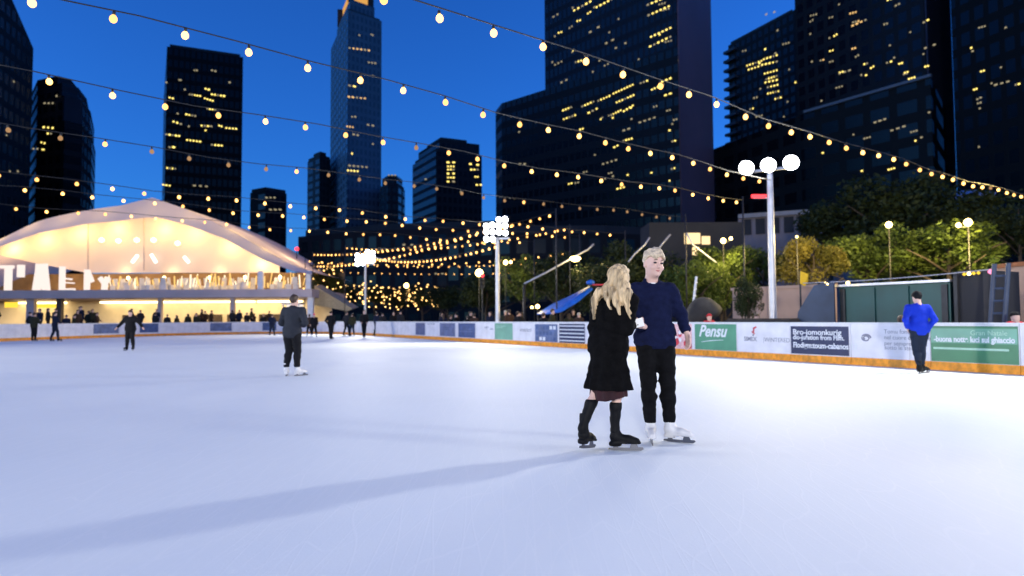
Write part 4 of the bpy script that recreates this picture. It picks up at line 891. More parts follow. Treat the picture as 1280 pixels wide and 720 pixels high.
MB().box(((P[1].x + P[2].x) / 2 - c.x, (P[1].y + P[2].y) / 2 - c.y - .3, zz + .25), (d0.length, .6, .5), rz=math.atan2(d0.y, d0.x)).build('ledge', pmat('pale_ledge', (.16, .16, .18), .7), T)
lit(T, P[1], P[2], [(1094, 1106, 153, 149, 3, 'win_dim'), (1115, 1130, 163, 158, 3, 'win_dim'), (1160, 1163, 141, 140, 1, 'win_dim')], w=1.5)
scatter(T, P[1], P[2], (1020, 1165, 160, 215), 9, 7, ('win_dim', 'win_dim', 'win'))
P = foot((1202, 115), (1330, 100), (1420, 130), (1215, 150)); T = tower('black tower filling the upper right frame edge', 'slab_tower', P, 80, facade('facade_n', (0.0031, 0.0028, 0.0032), (0.0022, 0.0022, 0.0030), axis=axis(P[0], P[1])))
lit(T, P[0], P[1], [(1218, 1221, 112, 111, 2), (1222, 1226, 124, 122, 2, 'win_dim'), (1224, 1226, 136, 135, 1, 'win_dim'), (1245, 1260, 106, 102, 3, 'win_dim'), (1270, 1274, 106, 105, 2)], w=1.1, hz=1.0)
scatter(T, P[0], P[1], (1208, 1278, 20, 190), 9, 8, ('win_dim', 'win_dim', 'win'))
# low buildings behind the lights
P = foot((372, 150), (470, 140), (640, 135), (650, 170), (380, 175)); T = tower('low dark brick block behind the string lights in the middle', 'brick_building', P, zat(287, 140), facade('facade_o', (0.0260, 0.0153, 0.0158), (0.0087, 0.0074, 0.0112), 4, 3, axis=axis(P[1], P[2])), 'building')
lit(T, P[1], P[2], [(505, 515, 306, 306, 2, 'win_dim'), (585, 600, 320, 320, 3, 'win_dim'), (545, 553, 342, 342, 2, 'win_dim')], w=1.4)
P = foot((560, 120), (640, 112), (760, 112), (900, 120), (900, 140), (560, 140)); T = tower('low dark terrace behind the trees in the middle', 'terrace_building', P, zat(292, 112), facade('facade_p', (0.0156, 0.0118, 0.0126), (0.0062, 0.0062, 0.0087), 4, 3, axis=axis(P[1], P[2])), 'building')
P = foot((925, 66), (1056, 62), (1120, 72), (930, 84)); T = tower('low grey stone building with small dark windows behind the bright floodlight', 'stone_building', P, zat(262, 63, 990), pmat('grey_stone', (.20, .17, .19), .85, .12, .5), 'building', False)
c = T.location; dd = (P[1] - P[0]).normalized()
for k in range(7):
    q = P[0] + (P[1] - P[0]) * ((k + .6) / 7.2); o = MB().box((0, 0, 0), (.85, .16, 1.5)).build('window', MT['darkroof'], T); o.location = (q.x - c.x, q.y - c.y - .03, zat(281, 63)); o.rotation_euler = (0, 0, math.atan2(dd.y, dd.x))
q = (P[0] + P[1]) / 2; MB().box((q.x - c.x, q.y - c.y - .15, zat(262, 63, 990) - .2), ((P[1] - P[0]).length, .5, .4), rz=math.atan2(dd.y, dd.x)).build('cornice', MT['concrete'], T)
# ------------------------------------------------------------------ the lit pavilion on the left
TY = 61.0
TX = at(190, 400, TY).x
pav = empty('pavilion_tent', (TX, TY, 0), 0, 'big white peaked tent pavilion glowing warm yellow, on two storeys', 'pavilion')
def T_(px, py, Y=TY): p = at(px, py, Y); return Vector((p.x - TX, p.y - TY, p.z))
def curve(pts, n=8):
    P = [Vector((x, y, 0)) for x, y in pts]; P = [2 * P[0] - P[1]] + P + [2 * P[-1] - P[-2]]; out = []
    for i in range(1, len(P) - 2):
        for k in range(n):
            t = k / n; a, b, c, d = P[i - 1:i + 3]
            q = .5 * (2 * b + (c - a) * t + (2 * a - 5 * b + 4 * c - d) * t * t + (3 * b - a - 3 * c + d) * t ** 3); out.append((q.x, q.y))
    return out + [pts[-1]]
outer = curve([(-120, 352), (-60, 325), (0, 299), (50, 276), (108, 263), (150, 257)]) [:-1] + curve([(150, 257), (190, 247)], 6) + curve([(190, 247), (232, 262), (280, 284), (330, 312), (366, 332), (390, 340)])[1:]
def inner_y(x):
    k = [(-120, 362), (0, 308), (50, 291), (108, 280), (150, 276), (182, 272), (198, 272), (230, 280), (280, 298), (330, 325), (366, 339), (390, 343)]
    for (a, ya), (b, yb) in zip(k[:-1], k[1:]):
        if a <= x <= b: return ya + (yb - ya) * (x - a) / (b - a)
    return 343
inner = [(x, inner_y(x)) for x, y in outer]
MB().strip([T_(x, y, TY) for x, y in outer], [T_(x, y, TY - 1.6) for x, y in inner], (0, 0, 0)).build('roof_edge', MT['membrane_edge'], pav, True)
back = [T_(x, y, TY) + Vector((0, 16, 0)) for x, y in outer]
MB().strip([T_(x, y, TY) + Vector((0, .06, .01)) for x, y in outer], back, (0, 0, 0)).build('roof', MT['membrane'], pav, True)
gab = [(-120, 345), (-60, 330), (0, 319), (45, 329), (108, 341), (220, 341), (345, 341), (352, 341)]
gx = [x for x, y in outer if x <= 352]
def gy(x):
    for (a, ya), (b, yb) in zip(gab[:-1], gab[1:]):
        if a <= x <= b: return ya + (yb - ya) * (x - a) / (b - a)
    return 341
MB().strip([T_(x, max(inner_y(x) - 14, [y for xx, y in outer if xx == x][0] + 1.5), TY + 1.8) for x in gx], [T_(x, max(gy(x), inner_y(x) + 1), TY + .9) for x in gx], (0, 0, 0)).build('gable_wall', MT['membrane'], pav, True)
for x in (110, 180): MB().tube([T_(x, inner_y(x) - 6, TY + .85), T_(x, 338, TY + .75)], .05, 6).build('seam_pole', MT['slab'], pav)
for (x0, y0, x1, y1) in ((165, 328, 172, 319), (189, 318, 195, 328), (230, 321, 236, 328)): MB().tube([T_(x0, y0, TY + .6), T_(x1, y1, TY + .6)], .14, 8).build('tube_light', MT['tube'], pav, True)
for x, y in ((127, 300), (148, 301), (171, 300), (192, 300), (222, 304)): MB().lathe([(.02, -.22), (.2, -.12), (.24, 0), (.2, .12), (.02, .22)], 10).build('pendant_lamp', MT['strip'], pav, True, T_(x, y, TY + .5))
# floors
zs0 = zat(372.5, TY, 190); zs1 = zat(362.5, TY, 190)
xl = T_(-150, 370).x; xr = T_(391, 370).x
MB().box(((xl + xr) / 2, 6, (zs0 + zs1) / 2), (xr - xl, 12.6, zs1 - zs0)).build('floor_slab', MT['slab'], pav)
MB().box(((xl + xr) / 2, 11.5, (zs1 + 6.2) / 2 + .05), (xr - xl, .2, 6.2 - zs1)).build('upper_back_wall', MT['warmwall'], pav)
MB().box(((xl + xr) / 2, 6.5, zs0 / 2 - .06), (xr - xl, .2, zs0 - .01)).build('lower_back_wall', MT['creamwall'], pav)
MB().box(((xl + xr) / 2, 3.0, .02), (xr - xl, 7, .06)).build('lower_floor', MT['darkwood'], pav)
for x, w_, m_ in ((-60, .5, 'slab'), (36, .7, 'slab'), (72, .45, 'darkwood'), (198, .32, 'slab'), (289, .34, 'slab'), (387, .5, 'white_panel')):
    MB().box((T_(x, 380).x, .35, zs0 / 2 - .003), (w_, .4, zs0 - .01)).build('column', MT[m_], pav)
for x, w_ in ((327, .46), (386.5, .42)):
    MB().box((T_(x, 350).x, -.2, (zs1 + zat(340, TY)) / 2 + .1), (w_, .3, zat(340, TY) - zs1 + .2)).build('column', MT['white_panel'], pav)
for x0, x1, z in ((77, 196, 376.5), (200, 287, 376), (292, 352, 377), (-40, 28, 378)):
    a, b_ = T_(x0, z), T_(x1, z); MB().box(((a.x + b_.x) / 2, 5.9, zs0 - .22), (b_.x - a.x, .5, .16)).build('strip_light', MT['strip'], pav)
for x0, x1, y_, hh in ((0, 16, 381, .5), (38, 69, 382.5, .32)):
    a, b_ = T_(x0, y_), T_(x1, y_); MB().box(((a.x + b_.x) / 2, .6, a.z), (b_.x - a.x, .12, hh)).build('sign_band', MT['yellowsign'], pav)
for x0, x1 in ((104, 128), (203, 214), (222, 240), (248, 262), (292, 330)):     # dark doorways and stock at the back of the ground floor
    a, b_ = T_(x0, 400), T_(x1, 400); MB().box(((a.x + b_.x) / 2, 6.25, .95), (b_.x - a.x, .3, 1.7)).build('counter', MT['darkwood'], pav)
def lamp(kind, loc, energy, col, size=1.0, rot=None, sy=None, name='warm_lamp'):
    l = bpy.data.lights.new(name, kind); l.energy = energy; l.color = col
    if kind == 'AREA':
        l.size = size
        if sy: l.shape = 'RECTANGLE'; l.size_y = sy
    else: l.shadow_soft_size = size
    o = bpy.data.objects.new(name, l); COL.objects.link(o); o.location = loc
    if rot: o.rotation_euler = rot
    return o
WC = (1, .70, .22)
for x, y in ((-40, 326), (10, 307), (50, 296), (95, 288), (140, 283), (200, 282), (240, 287), (285, 304), (325, 326)):
    p = T_(x, y, TY + .55) + Vector((TX, TY, 0)); lamp('POINT', p, 180, WC, .35)
for x in (-30, 60, 150, 240, 330):
    p = T_(x, 350) + Vector((TX, TY + 4.5, 0)); lamp('POINT', (p.x, p.y, zs1 + 1.5), 230, (1, .66, .28), .3)
for x, y in ((20, 322), (80, 300), (140, 285), (200, 280), (260, 300), (330, 330)):     # lamps under the roof membrane
    p = T_(x, y + 8, TY) + Vector((TX, TY + 5, 0)); lamp('POINT', p, 260, (1, .80, .52), .4)
for x in (150, 210, 270, 345):  # added fill lights to warm the balcony chairs, no fixture here
    p = T_(x, 345) + Vector((TX, TY + .35, 0)); lamp('POINT', (p.x, p.y, zs1 + 1.75), 40, (1, .70, .32), .15)
for x in (-20, 135, 243, 320):
    p = T_(x, 380) + Vector((TX, TY + 3.5, 0)); lamp('AREA', (p.x, p.y, zs0 - .12), 420, (1, .76, .40), 6.5, (0, 0, 0), 1.2)
for k in range(70):                                  # added glowing sticks standing in for the warm glints along the balcony
    px = 128 + k * 3.75 + random.uniform(-1.2, 1.2); yy = TY + random.uniform(.1, 2.2); L_ = random.uniform(.35, 1.25); z_ = zs1 + random.uniform(.15, .5); p = T_(px, 355, yy)
    MB().tube([(p.x, yy - TY, z_), (p.x + random.uniform(-.22, .22), yy - TY, z_ + L_)], random.uniform(.035, .075), 6).build('balcony_glint', MT[random.choice(('fringe', 'fringe', 'glint2'))], pav, True)
# standing letters on the upper floor
def letter(ch, px0, px1, py0, py1, label, strokes):
    a, b_ = at(px0, py1, TY - .15), at(px1, py0, TY - .15); z0 = zs1 + .003
    root = empty('marquee_letter', (a.x, TY - .15, z0), 0, label, 'letter', 'white marquee letters on the pavilion')
    W_, H_ = b_.x - a.x, b_.z - z0
    m = MB()
    for k, (x0, y0, x1, y1, t) in enumerate(strokes):
        A = Vector((x0 * W_, 0, y0 * H_)); B = Vector((x1 * W_, 0, y1 * H_)); d = B - A; L = d.length
        m.box((A + B) / 2 + Vector((0, -.004 * k, 0)), (L, .28, t), ry=-math.atan2(d.z, d.x))
    m.build('letter_face', MT['letter'], root)
    MB().box((W_ / 2, .02, -.0), (max(W_, .5), .34, .05)).build('letter_foot', MT['slab'], root)
letter('T', 0, 17, 331, 362, 'glowing white letter T at the left end of the balcony', [(0, .92, 1, .92, .28), (.62, 0, .62, .9, .55)])
letter('I', 22, 30, 331, 362, 'short white glowing bar high between the letters T and A', [(.5, .52, .5, 1, .55)])
letter('A', 43, 61, 330, 362, 'wide white glowing letter A on the balcony', [(.14, 0, .40, 1, .62), (.86, 0, .60, 1, .62), (.3, .62, .7, .62, .9), (.1, .9, .9, .9, .5)])
letter('E', 73, 94, 333, 362, 'thin white glowing letter E on the balcony', [(.22, 0, .22, 1, .42), (.2, .04, 1, .04, .2), (.3, .5, .8, .46, .16), (.3, .33, .95, .30, .12)])
letter('N', 106, 117, 337, 362, 'narrow glowing letter N beside the first draped chair', [(.25, 0, .25, 1, .42), (.3, .95, .85, .4, .34)])
letter('Y', 124, 136, 347, 362, 'small glowing letter Y, last of the row on the balcony', [(.55, 0, .6, .6, .45), (.6, .5, .05, 1, .36), (.6, .5, 1.0, 1, .36)])
# draped chairs
cm = MB(); cm.box((0, 0, .24), (.46, .46, .48)); seat_me = cm.mesh('seat', MT['whitecloth'])
cb = MB(); cb.sheet([(-.23, .20, .485), (.23, .20, .485), (.20, .30, 1.12), (-.20, .30, 1.12)], (0, .07, .01)); back_me = cb.mesh('backrest', MT['whitecloth'])
rnd = random.Random(11)
for k in range(26):
    px = 142 + k * 9.1
    if 320 < px < 334: continue
    p = at(px, 362, TY + rnd.uniform(.5, 2.5))
    c = empty('draped_chair', (p.x, p.y, zs1 + .003), rnd.uniform(-1.2, 1.2) + (3.14 if rnd.random() < .5 else 0), 'white cloth draped chair on the tent balcony, among a row of them', 'chair', 'draped chairs on the balcony')
    link('seat', seat_me, c); link('backrest', back_me, c)
for k, px in enumerate((160, 205, 262, 306, 350)):                       # lit table lamps between the chairs
    p = at(px, 362, TY + 1.2)
    t = empty('table', (p.x, p.y, zs1 + .003), 0, ['round dressed table behind the letter Y', 'round dressed table left of the middle of the balcony', 'round dressed table in the middle of the balcony', 'round dressed table left of the white balcony column', 'round dressed table right of the white balcony column'][k], 'table', 'tables on the balcony')
    MB().lathe([(.5, 0), (.44, .3), (.42, .72), (.46, .74), (.02, .75)], 14).build('tablecloth', MT['whitecloth'], t, True)
    MB().lathe([(.03, .75), (.03, 1.0), (.12, 1.02), (.16, 1.2), (.08, 1.32), (.01, 1.33)], 10).build('table_lamp', MT['strip'], t, True)
# ramp canopy and kiosk at the right corner of the pavilion
q = MB().sheet([at(393, 357, 63), at(441, 386, 63), at(434, 389, 63), at(393, 381, 63)], (0, 2.4, .2)).build('stair_ramp', MT['tan']); tag(q, 'tan sloping side of the stair right of the tent', 'stair')
kp = at(365, 400, 59.2 + 3.2); ks = empty('ticket_kiosk', (kp.x, 62.6, 0), 0, 'small lit white kiosk behind the grey jacketed skater', 'kiosk')
MB().box((0, 0, .6), (1.5, 1.2, 1.2)).build('counter', MT['white_panel'], ks); MB().box((0, 0, 2.72), (1.7, 1.4, .16)).build('roof', MT['white_panel'], ks)
MB().box((0, .55, 1.92), (1.5, .1, 1.44)).build('back_panel', MT['letter'], ks)
for sx in (-.7, .7): MB().box((sx, -.52, 1.92), (.08, .08, 1.44)).build('post', MT['white_panel'], ks)

# ------------------------------------------------------------------ trees
def leafmat(name, a, b_):
    m, nt, o = newmat(name)
    tc = nt.nodes.new('ShaderNodeTexCoord'); n = nt.nodes.new('ShaderNodeTexNoise'); n.inputs['Scale'].default_value = .9; n.inputs['Detail'].default_value = 4; nt.links.new(tc.outputs['Object'], n.inputs['Vector'])
    cr = nt.nodes.new('ShaderNodeValToRGB'); cr.color_ramp.elements[0].position = .35; cr.color_ramp.elements[0].color = (*a, 1); cr.color_ramp.elements[1].position = .65; cr.color_ramp.elements[1].color = (*b_, 1)
    nt.links.new(n.outputs[0], cr.inputs[0])
    p = nt.nodes.new('ShaderNodeBsdfPrincipled'); p.inputs['Roughness'].default_value = .6; p.inputs['Specular IOR Level'].default_value = .3; nt.links.new(cr.outputs[0], p.inputs['Base Color'])
    t = nt.nodes.new('ShaderNodeBsdfTranslucent'); nt.links.new(cr.outputs[0], t.inputs[0])
    ms = nt.nodes.new('ShaderNodeMixShader'); ms.inputs[0].default_value = .3; nt.links.new(p.outputs[0], ms.inputs[1]); nt.links.new(t.outputs[0], ms.inputs[2]); nt.links.new(ms.outputs[0], o.inputs[0])
    return m
LF = [leafmat('leaves_green', (.035, .062, .012), (.11, .15, .025)), leafmat('leaves_dark', (.012, .022, .008), (.04, .055, .016)), leafmat('leaves_yellow', (.07, .07, .012), (.17, .14, .025))]
def crown_mesh(seed, mat, n=5600, leaf=.048, clumps=30, rough=.55):
    """unit crown (radius 1, height -1..1) as leaf-sized quads in uneven clumps"""
    r = np.random.default_rng(seed)
    d = r.normal(size=(clumps, 3)); d /= np.linalg.norm(d, axis=1)[:, None]
    cen = d * (r.uniform(.25, 1.0, (clumps, 1)) ** .5) * (1 - rough * r.uniform(0, 1, (clumps, 1))); cen[:, 2] *= .92
    rad = r.uniform(.12, .40, clumps)
    k = r.choice(clumps, n, p=rad ** 2 / (rad ** 2).sum())
    e = r.normal(size=(n, 3)); e /= np.linalg.norm(e, axis=1)[:, None]
    p = cen[k] + e * (rad[k] * r.uniform(.3, 1.0, n) ** .6)[:, None]
    a = r.normal(size=(n, 3)); a /= np.linalg.norm(a, axis=1)[:, None]; b_ = np.cross(a, r.normal(size=(n, 3))); b_ /= np.linalg.norm(b_, axis=1)[:, None]
    s = leaf * r.uniform(.6, 1.4, (n, 1)); a = a * s; b_ = b_ * s * .6
    vs = np.stack([p - a, p - b_ * .8, p + a, p + b_ * .8], 1).reshape(-1, 3)
    me = bpy.data.meshes.new('crown'); me.from_pydata(vs.tolist(), [], [(4 * i, 4 * i + 1, 4 * i + 2, 4 * i + 3) for i in range(n)]); me.materials.append(mat); me.update(); return me, cen
CR = {(v, m_): crown_mesh(100 + v, LF[m_]) for v in range(3) for m_ in range(3)}
def tree(name, label, X, Y, z0, z1, hw, v, m_, group=None, rz=None, thin=1.0):
    root = empty(name, (X, Y, -.12), 0, label, 'tree', group)
    me, cen = CR[(v, m_)]
    c = link('crown', me, root, (0, 0, (z0 + z1) / 2 + .12)); c.scale = (hw, hw * .9, (z1 - z0) / 2); c.rotation_euler = (0, 0, rz if rz is not None else random.uniform(0, 6.28))
    t = MB(); zc = (z0 + z1) / 2; r0 = max(.07, hw * .05)
    t.tube([(0, 0, 0), (.03, .02, z0 * .5), (-.02, 0, z0 + .2), (.04, 0, zc), (0, 0, zc + (z1 - zc) * .6)], [r0 * 1.3, r0, r0 * .8, r0 * .5, r0 * .15], 8)
    for q in range(7):
        a = q * 2.4; s = z0 * .9 + (zc - z0) * (q / 7)
        t.tube([(0, 0, s), (math.cos(a) * hw * .4, math.sin(a) * hw * .4, s + (z1 - z0) * .22), (math.cos(a) * hw * .75, math.sin(a) * hw * .75, s + (z1 - z0) * .36)], [r0 * .45, r0 * .3, r0 * .1], 6)
    t.build('trunk', MT['bark'], root, True)
    return root
def px_x(px, Y): return at(px, 390, Y).x
GT = 'trees behind the rink boards'
for (px, Y, z0, z1, hw, v, m_, lb) in (
    (1188, 33, 2.7, 6.0, 3.1, 0, 0, 'bright green low tree beside the twin globe lamp on the right'),
    (1085, 35, 2.4, 6.2, 2.7, 1, 0, 'dark olive tree above the green container'),
    (1018, 32, 2.2, 5.5, 1.9, 2, 2, 'yellowish tree right of the bright floodlight mast'),
    (905, 40, 2.6, 5.8, 2.3, 0, 0, 'green tree between the bright floodlight mast and the man\'s shoulder'),
    (800, 44, 1.6, 6.6, 3.2, 1, 1, 'dark tree straight behind the man\'s head'),
    (702, 48, 1.6, 6.8, 3.2, 2, 1, 'dark tree around the slanted yellow street lamp'),
    (655, 52, 2.2, 6.4, 2.4, 0, 0, 'olive tree just right of the middle floodlight mast'),
    (608, 58, 1.4, 5.6, 3.4, 1, 1, 'low broad dark tree left of the middle floodlight mast'),
    (560, 66, 1.6, 5.0, 2.8, 2, 1, 'dark low tree at the right end of the lit trees'),
    (1120, 52, 5.5, 13.0, 5.2, 0, 1, 'tall black tree rising behind the olive ones'),
    (1215, 48, 5.0, 11.2, 4.6, 1, 1, 'tall black tree near the right frame edge'),
    (1040, 56, 5.6, 12.0, 4.2, 2, 1, 'tall dark tree behind the bright floodlight mast'),
    (1278, 42, 4.0, 9.0, 3.0, 2, 1, 'black tree cut by the right frame edge'),
    (860, 52, 2.0, 7.0, 2.8, 1, 1, 'dark tree in front of the lit shopfront'),
    (955, 46, 2.5, 6.6, 2.4, 2, 0, 'green tree just behind the bright floodlight pole'),
    (868, 35, .9, 4.7, 2.1, 2, 0, 'dark green low tree just right of the man, under the lit shopfront'),
    (755, 39, .9, 4.9, 2.3, 0, 1, 'low black tree between the woman and the blue tarp'),
    (902, 37, 1.0, 5.0, 1.7, 1, 0, 'low olive tree behind the left end of the pale wall'),
    (1145, 38, 2.4, 5.4, 2.2, 2, 0, 'olive tree between the bright green one and the container roof')):
    tree('tree', lb, px_x(px, Y), Y, z0, z1, hw, v, m_, GT)
tree('clipped_bush', 'round clipped dark bush in front of the pale wall', px_x(935, 26), 26, .85, 2.95, .66, 1, 1)
fairy_me = MB().lathe([(.004, -.075), (.065, -.03), (.075, 0), (.065, .03), (.004, .075)], 7).mesh('fairy_light', MT['fairy'], True)
for k, (px, Y, z0, z1, hw) in enumerate(((408, 72, 2.8, 7.6, 2.6), (432, 84, 2.4, 6.0, 2.6), (468, 76, 2.4, 5.6, 2.4), (497, 80, 2.2, 5.4, 2.6), (528, 74, 2.0, 5.2, 2.4), (552, 82, 2.2, 5.2, 2.2))):
    t = tree('tree', ['tree wrapped in warm lights nearest the tent corner', 'tree wrapped in warm lights above the stair ramp', 'tree wrapped in warm lights right of the farthest floodlight mast', 'tree wrapped in warm lights, third from the right of its row', 'tree wrapped in warm lights with the brightest lamp beside it', 'tree wrapped in warm lights at the right end of its row'][k],
             px_x(px, Y), Y, z0, z1, hw, k % 3, 1, 'trees wrapped in fairy lights')
    cen = CR[(k % 3, 1)][1]
    for j in range(44):
        d = Vector((random.gauss(0, 1), random.gauss(0, 1) - .7, random.gauss(0, 1))).normalized() * random.uniform(.55, 1.02)
        link('fairy_light', fairy_me, t, (d.x * hw, d.y * hw * .9, (z0 + z1) / 2 + .12 + d.z * (z1 - z0) / 2))

# ------------------------------------------------------------------ street lamps and small lights
def globe_lamp(px, py, Y, r, label, energy, name='street_lamp', mat='street', twin=None):
    p = at(px, py, Y); root = empty(name, (p.x, p.y, -.12), 0, label, 'street lamp', 'street lamps among the trees')
    z = p.z + .12
    MB().tube([(0, 0, 0), (0, 0, z - r)], .028, 8).build('post', MT['black'], root, True)
    gl = lambda x, zz, rr: MB().lathe([(rr * .1, -rr), (rr * .7, -rr * .7), (rr, 0), (rr * .7, rr * .7), (rr * .1, rr)], 12).build('globe', MT[mat], root, True, (x, 0, zz))
    gl(0, z, r)
    if twin: gl(twin[0], z + twin[1], r * .65); MB().tube([(0, 0, z - r * 1.1), (twin[0], 0, z + twin[1] - r * .5)], .025, 6).build('arm', MT['darkmetal'], root)
    if energy: lamp('POINT', (p.x - .1, p.y - 1.1, p.z - .1), energy, (1, .74, .26), r, name='street_glow')
globe_lamp(1210, 278, 29.5, .17, 'twin globe street lamp glowing above the bright green tree', 3600, twin=(-.42, -.12))
globe_lamp(1111, 281, 31, .15, 'yellow street lamp glowing inside the dark olive tree', 900)
globe_lamp(599, 341, 52, .30, 'large warm street lamp beside the red signal left of the middle mast', 300)
globe_lamp(632, 328, 50, .17, 'twin street lamp just right of the middle floodlight mast', 260, twin=(.38, .02))
globe_lamp(904, 301, 37, .15, 'pale street lamp in the tree left of the bright floodlight', 1100, twin=(.42, .12))
globe_lamp(672, 383, 36, .11, 'small lamp on a post just above the blue tarp', 25, twin=(-.30, -.05))
globe_lamp(508, 357, 70, .26, 'bright lamp among the light wrapped trees', 120)
globe_lamp(996, 296, 29.5, .05, 'faint street lamp in the yellowish tree right of the floodlight', 1100)
# traffic signal beside the lamp
p = at(603, 347, 50); ts = empty('traffic_signal', (p.x, p.y, -.12), 0, 'traffic signal showing red left of the middle floodlight mast', 'traffic signal')
MB().tube([(0, .1, 0), (0, .1, p.z + .4)], .05, 8).build('post', MT['darkmetal'], ts); MB().box((0, 0, p.z - .15), (.34, .2, 1.0)).build('signal_head', MT['black'], ts)
for z, m_ in ((.27, 'redlamp'), (-.03, 'black'), (-.33, 'black')): o = MB().lathe([(.002, 0), (.13, .004), (.13, .02), (.002, .022)], 12).build('signal_lens', MT[m_], ts, True, (0, -.1, p.z + z)); o.rotation_euler = (R(90), 0, 0)
p = at(371, 311, 70); q = empty('warning_beacon', (p.x, p.y, -.1), 0, 'single red beacon on a pole above the right end of the tent', 'beacon'); MB().tube([(0, 0, 0), (0, 0, p.z)], .05, 6).build('post', MT['darkmetal'], q); MB().lathe([(.02, -.2), (.2, -.1), (.22, .06), (.02, .2)], 10).build('beacon_lamp', MT['redlamp'], q, True, (0, 0, p.z + .1))
# slanted street lamp and slanted pale poles
def slanted(pts, Y, r, label, name='slanted_pole', cat='pole'):
    P = [at(x, y, Y) for x, y in pts]; b0 = P[0]
    root = empty(name, (b0.x, b0.y, -.12), 0, label, cat)
    MB().tube([(0, 0, 0), (0, 0, b0.z + .12)], r * 1.3, 8).build('post', MT['darkmetal'], root, True)
    MB().tube([(q.x - b0.x, q.y - b0.y, q.z + .12) for q in P], [r] * len(P), 8).build('arm', MT['metal'], root, True); return root, b0
root, b0 = slanted([(655, 355), (684, 340), (716, 322), (735, 312), (742, 305)], 41, .055, 'slanted street lamp arm with a yellow lamp left of the woman', 'street_lamp', 'street lamp')
p = at(719, 323, 40.8); MB().lathe([(.04, -.2), (.22, -.14), (.34, -.02), (.28, .08), (.06, .13)], 12).build('lamp_head', MT['street'], root, True, (p.x - b0.x, p.y - b0.y, p.z + .12)); lamp('POINT', (p.x, p.y - .9, p.z - .35), 260, (1, .76, .26), .2, name='street_glow')
slanted([(772, 345), (793, 318), (806, 306), (812, 297)], 40, .05, 'slanted pale pole between the woman\'s and the man\'s heads')
slanted([(815, 325), (827, 306), (838, 293)], 40, .05, 'slanted pale pole right above the man\'s head')
slanted([(926, 353), (895, 328), (866, 306), (858, 291)], 38, .05, 'long slanted pale pole right of the man, in front of the lit shopfront')
# lit shopfront between the trees
p = at(872, 299, 50); sh = empty('shop_building', (p.x, p.y, -.12), 0, 'small building with a bright warm shopfront behind the man', 'building')
MB().box((0, 2, 4.2), (7, 3.6, 8.4)).build('wall', MT['darkroof'], sh)
for x, w_, h_, z in ((-.35, 1.15, .8, p.z + .2), (.65, .6, .6, p.z + .05), (-.1, .5, .6, p.z - .75)): MB().box((x, .15, z), (w_, .12, h_)).build('window', MT['shop'], sh)

# ------------------------------------------------------------------ behind the right-hand boards
a, b_ = hit(1046), hit(1196); d = (b_ - a); L = d.length; d.normalize(); ang = math.atan2(d.y, d.x); out = Vector((-d.y, d.x, 0)); out = out if out.dot(Vector((1, .5, 0))) > 0 else -out
def wl(px, off):                       # point seen at px on the line parallel to the boards, off metres behind them
    r_ = ray(px, 398); q0 = a + out * off; det = r_.x * (-d.y) + r_.y * d.x; t = (q0.x * (-d.y) + q0.y * d.x) / det; return Vector((r_.x * t, r_.y * t, 0))
o0 = wl(1050, 1.6)
ct = empty('storage_container', (o0.x, o0.y, -.12), ang, 'dark green steel container with a pale roof edge behind the boards', 'container')
Lc = (wl(1189, 1.6) - o0).length
MB().box((Lc / 2, 1.2, 1.13), (Lc, 2.4, 2.06)).build('body', MT['container'], ct)
for k in range(4): MB().box((.12 + (Lc - .24) * k / 3, -.02, 1.1), (.06 if k in (1, 2) else .14, .05, 2.0)).build('rib', MT['container'] if k in (1, 2) else MT['darkmetal'], ct)
MB().box((Lc / 2, 1.15, 2.19), (Lc + .12, 2.56, .06)).build('roof_edge', MT['metal'], ct)
MB().box((Lc / 2, -.03, .55), (Lc - .3, .04, .7)).build('lower_panel', MT['darkmetal'], ct)
a2 = wl(1194, 1.5); bo = empty('dark_booth', (a2.x, a2.y, -.12), ang, 'black booth right of the green container', 'booth')
Lb = (wl(1229, 1.5) - a2).length
MB().box((Lb / 2, .9, 1.2), (Lb, 1.7, 2.4)).build('body', MT['darkroof'], bo); MB().box((.05, -.01, 1.2), (.08, .08, 2.3)).build('frame', MT['darkmetal'], bo)
A0, A1 = wl(990, 1.0), wl(1043, 1.3)
q = MB().sheet([(A0.x, A0.y, 0), (A1.x, A1.y, 0), (A1.x, A1.y, 2.22), (A1.x * .55 + A0.x * .45, A1.y * .55 + A0.y * .45, 2.1), (A0.x * .85 + A1.x * .15, A0.y * .85 + A1.y * .15, 1.35)], out * .06).build('windscreen', MT['greysteel']); tag(q, 'blue grey sloping screen left of the green container', 'screen')
p = wl(1231, .9); p2 = wl(1245, 1.0)
st = empty('steel_frame', (p.x, p.y, -.12), 0, 'blue grey leaning steel frame right of the black booth', 'steel frame')
top_ = at(1243, 330, p2.y) - p; top_.z += .12
w2 = d * .28
MB().tube([(0, 0, 0), tuple(top_)], .05, 8).build('rail', MT['greysteel'], st); MB().tube([tuple(w2), tuple(top_ + w2)], .05, 8).build('rail', MT['greysteel'], st)
for k in range(1, 9): q = top_ * (k / 9); MB().tube([tuple(q), tuple(q + w2)], .028, 6).build('rung', MT['greysteel'], st)
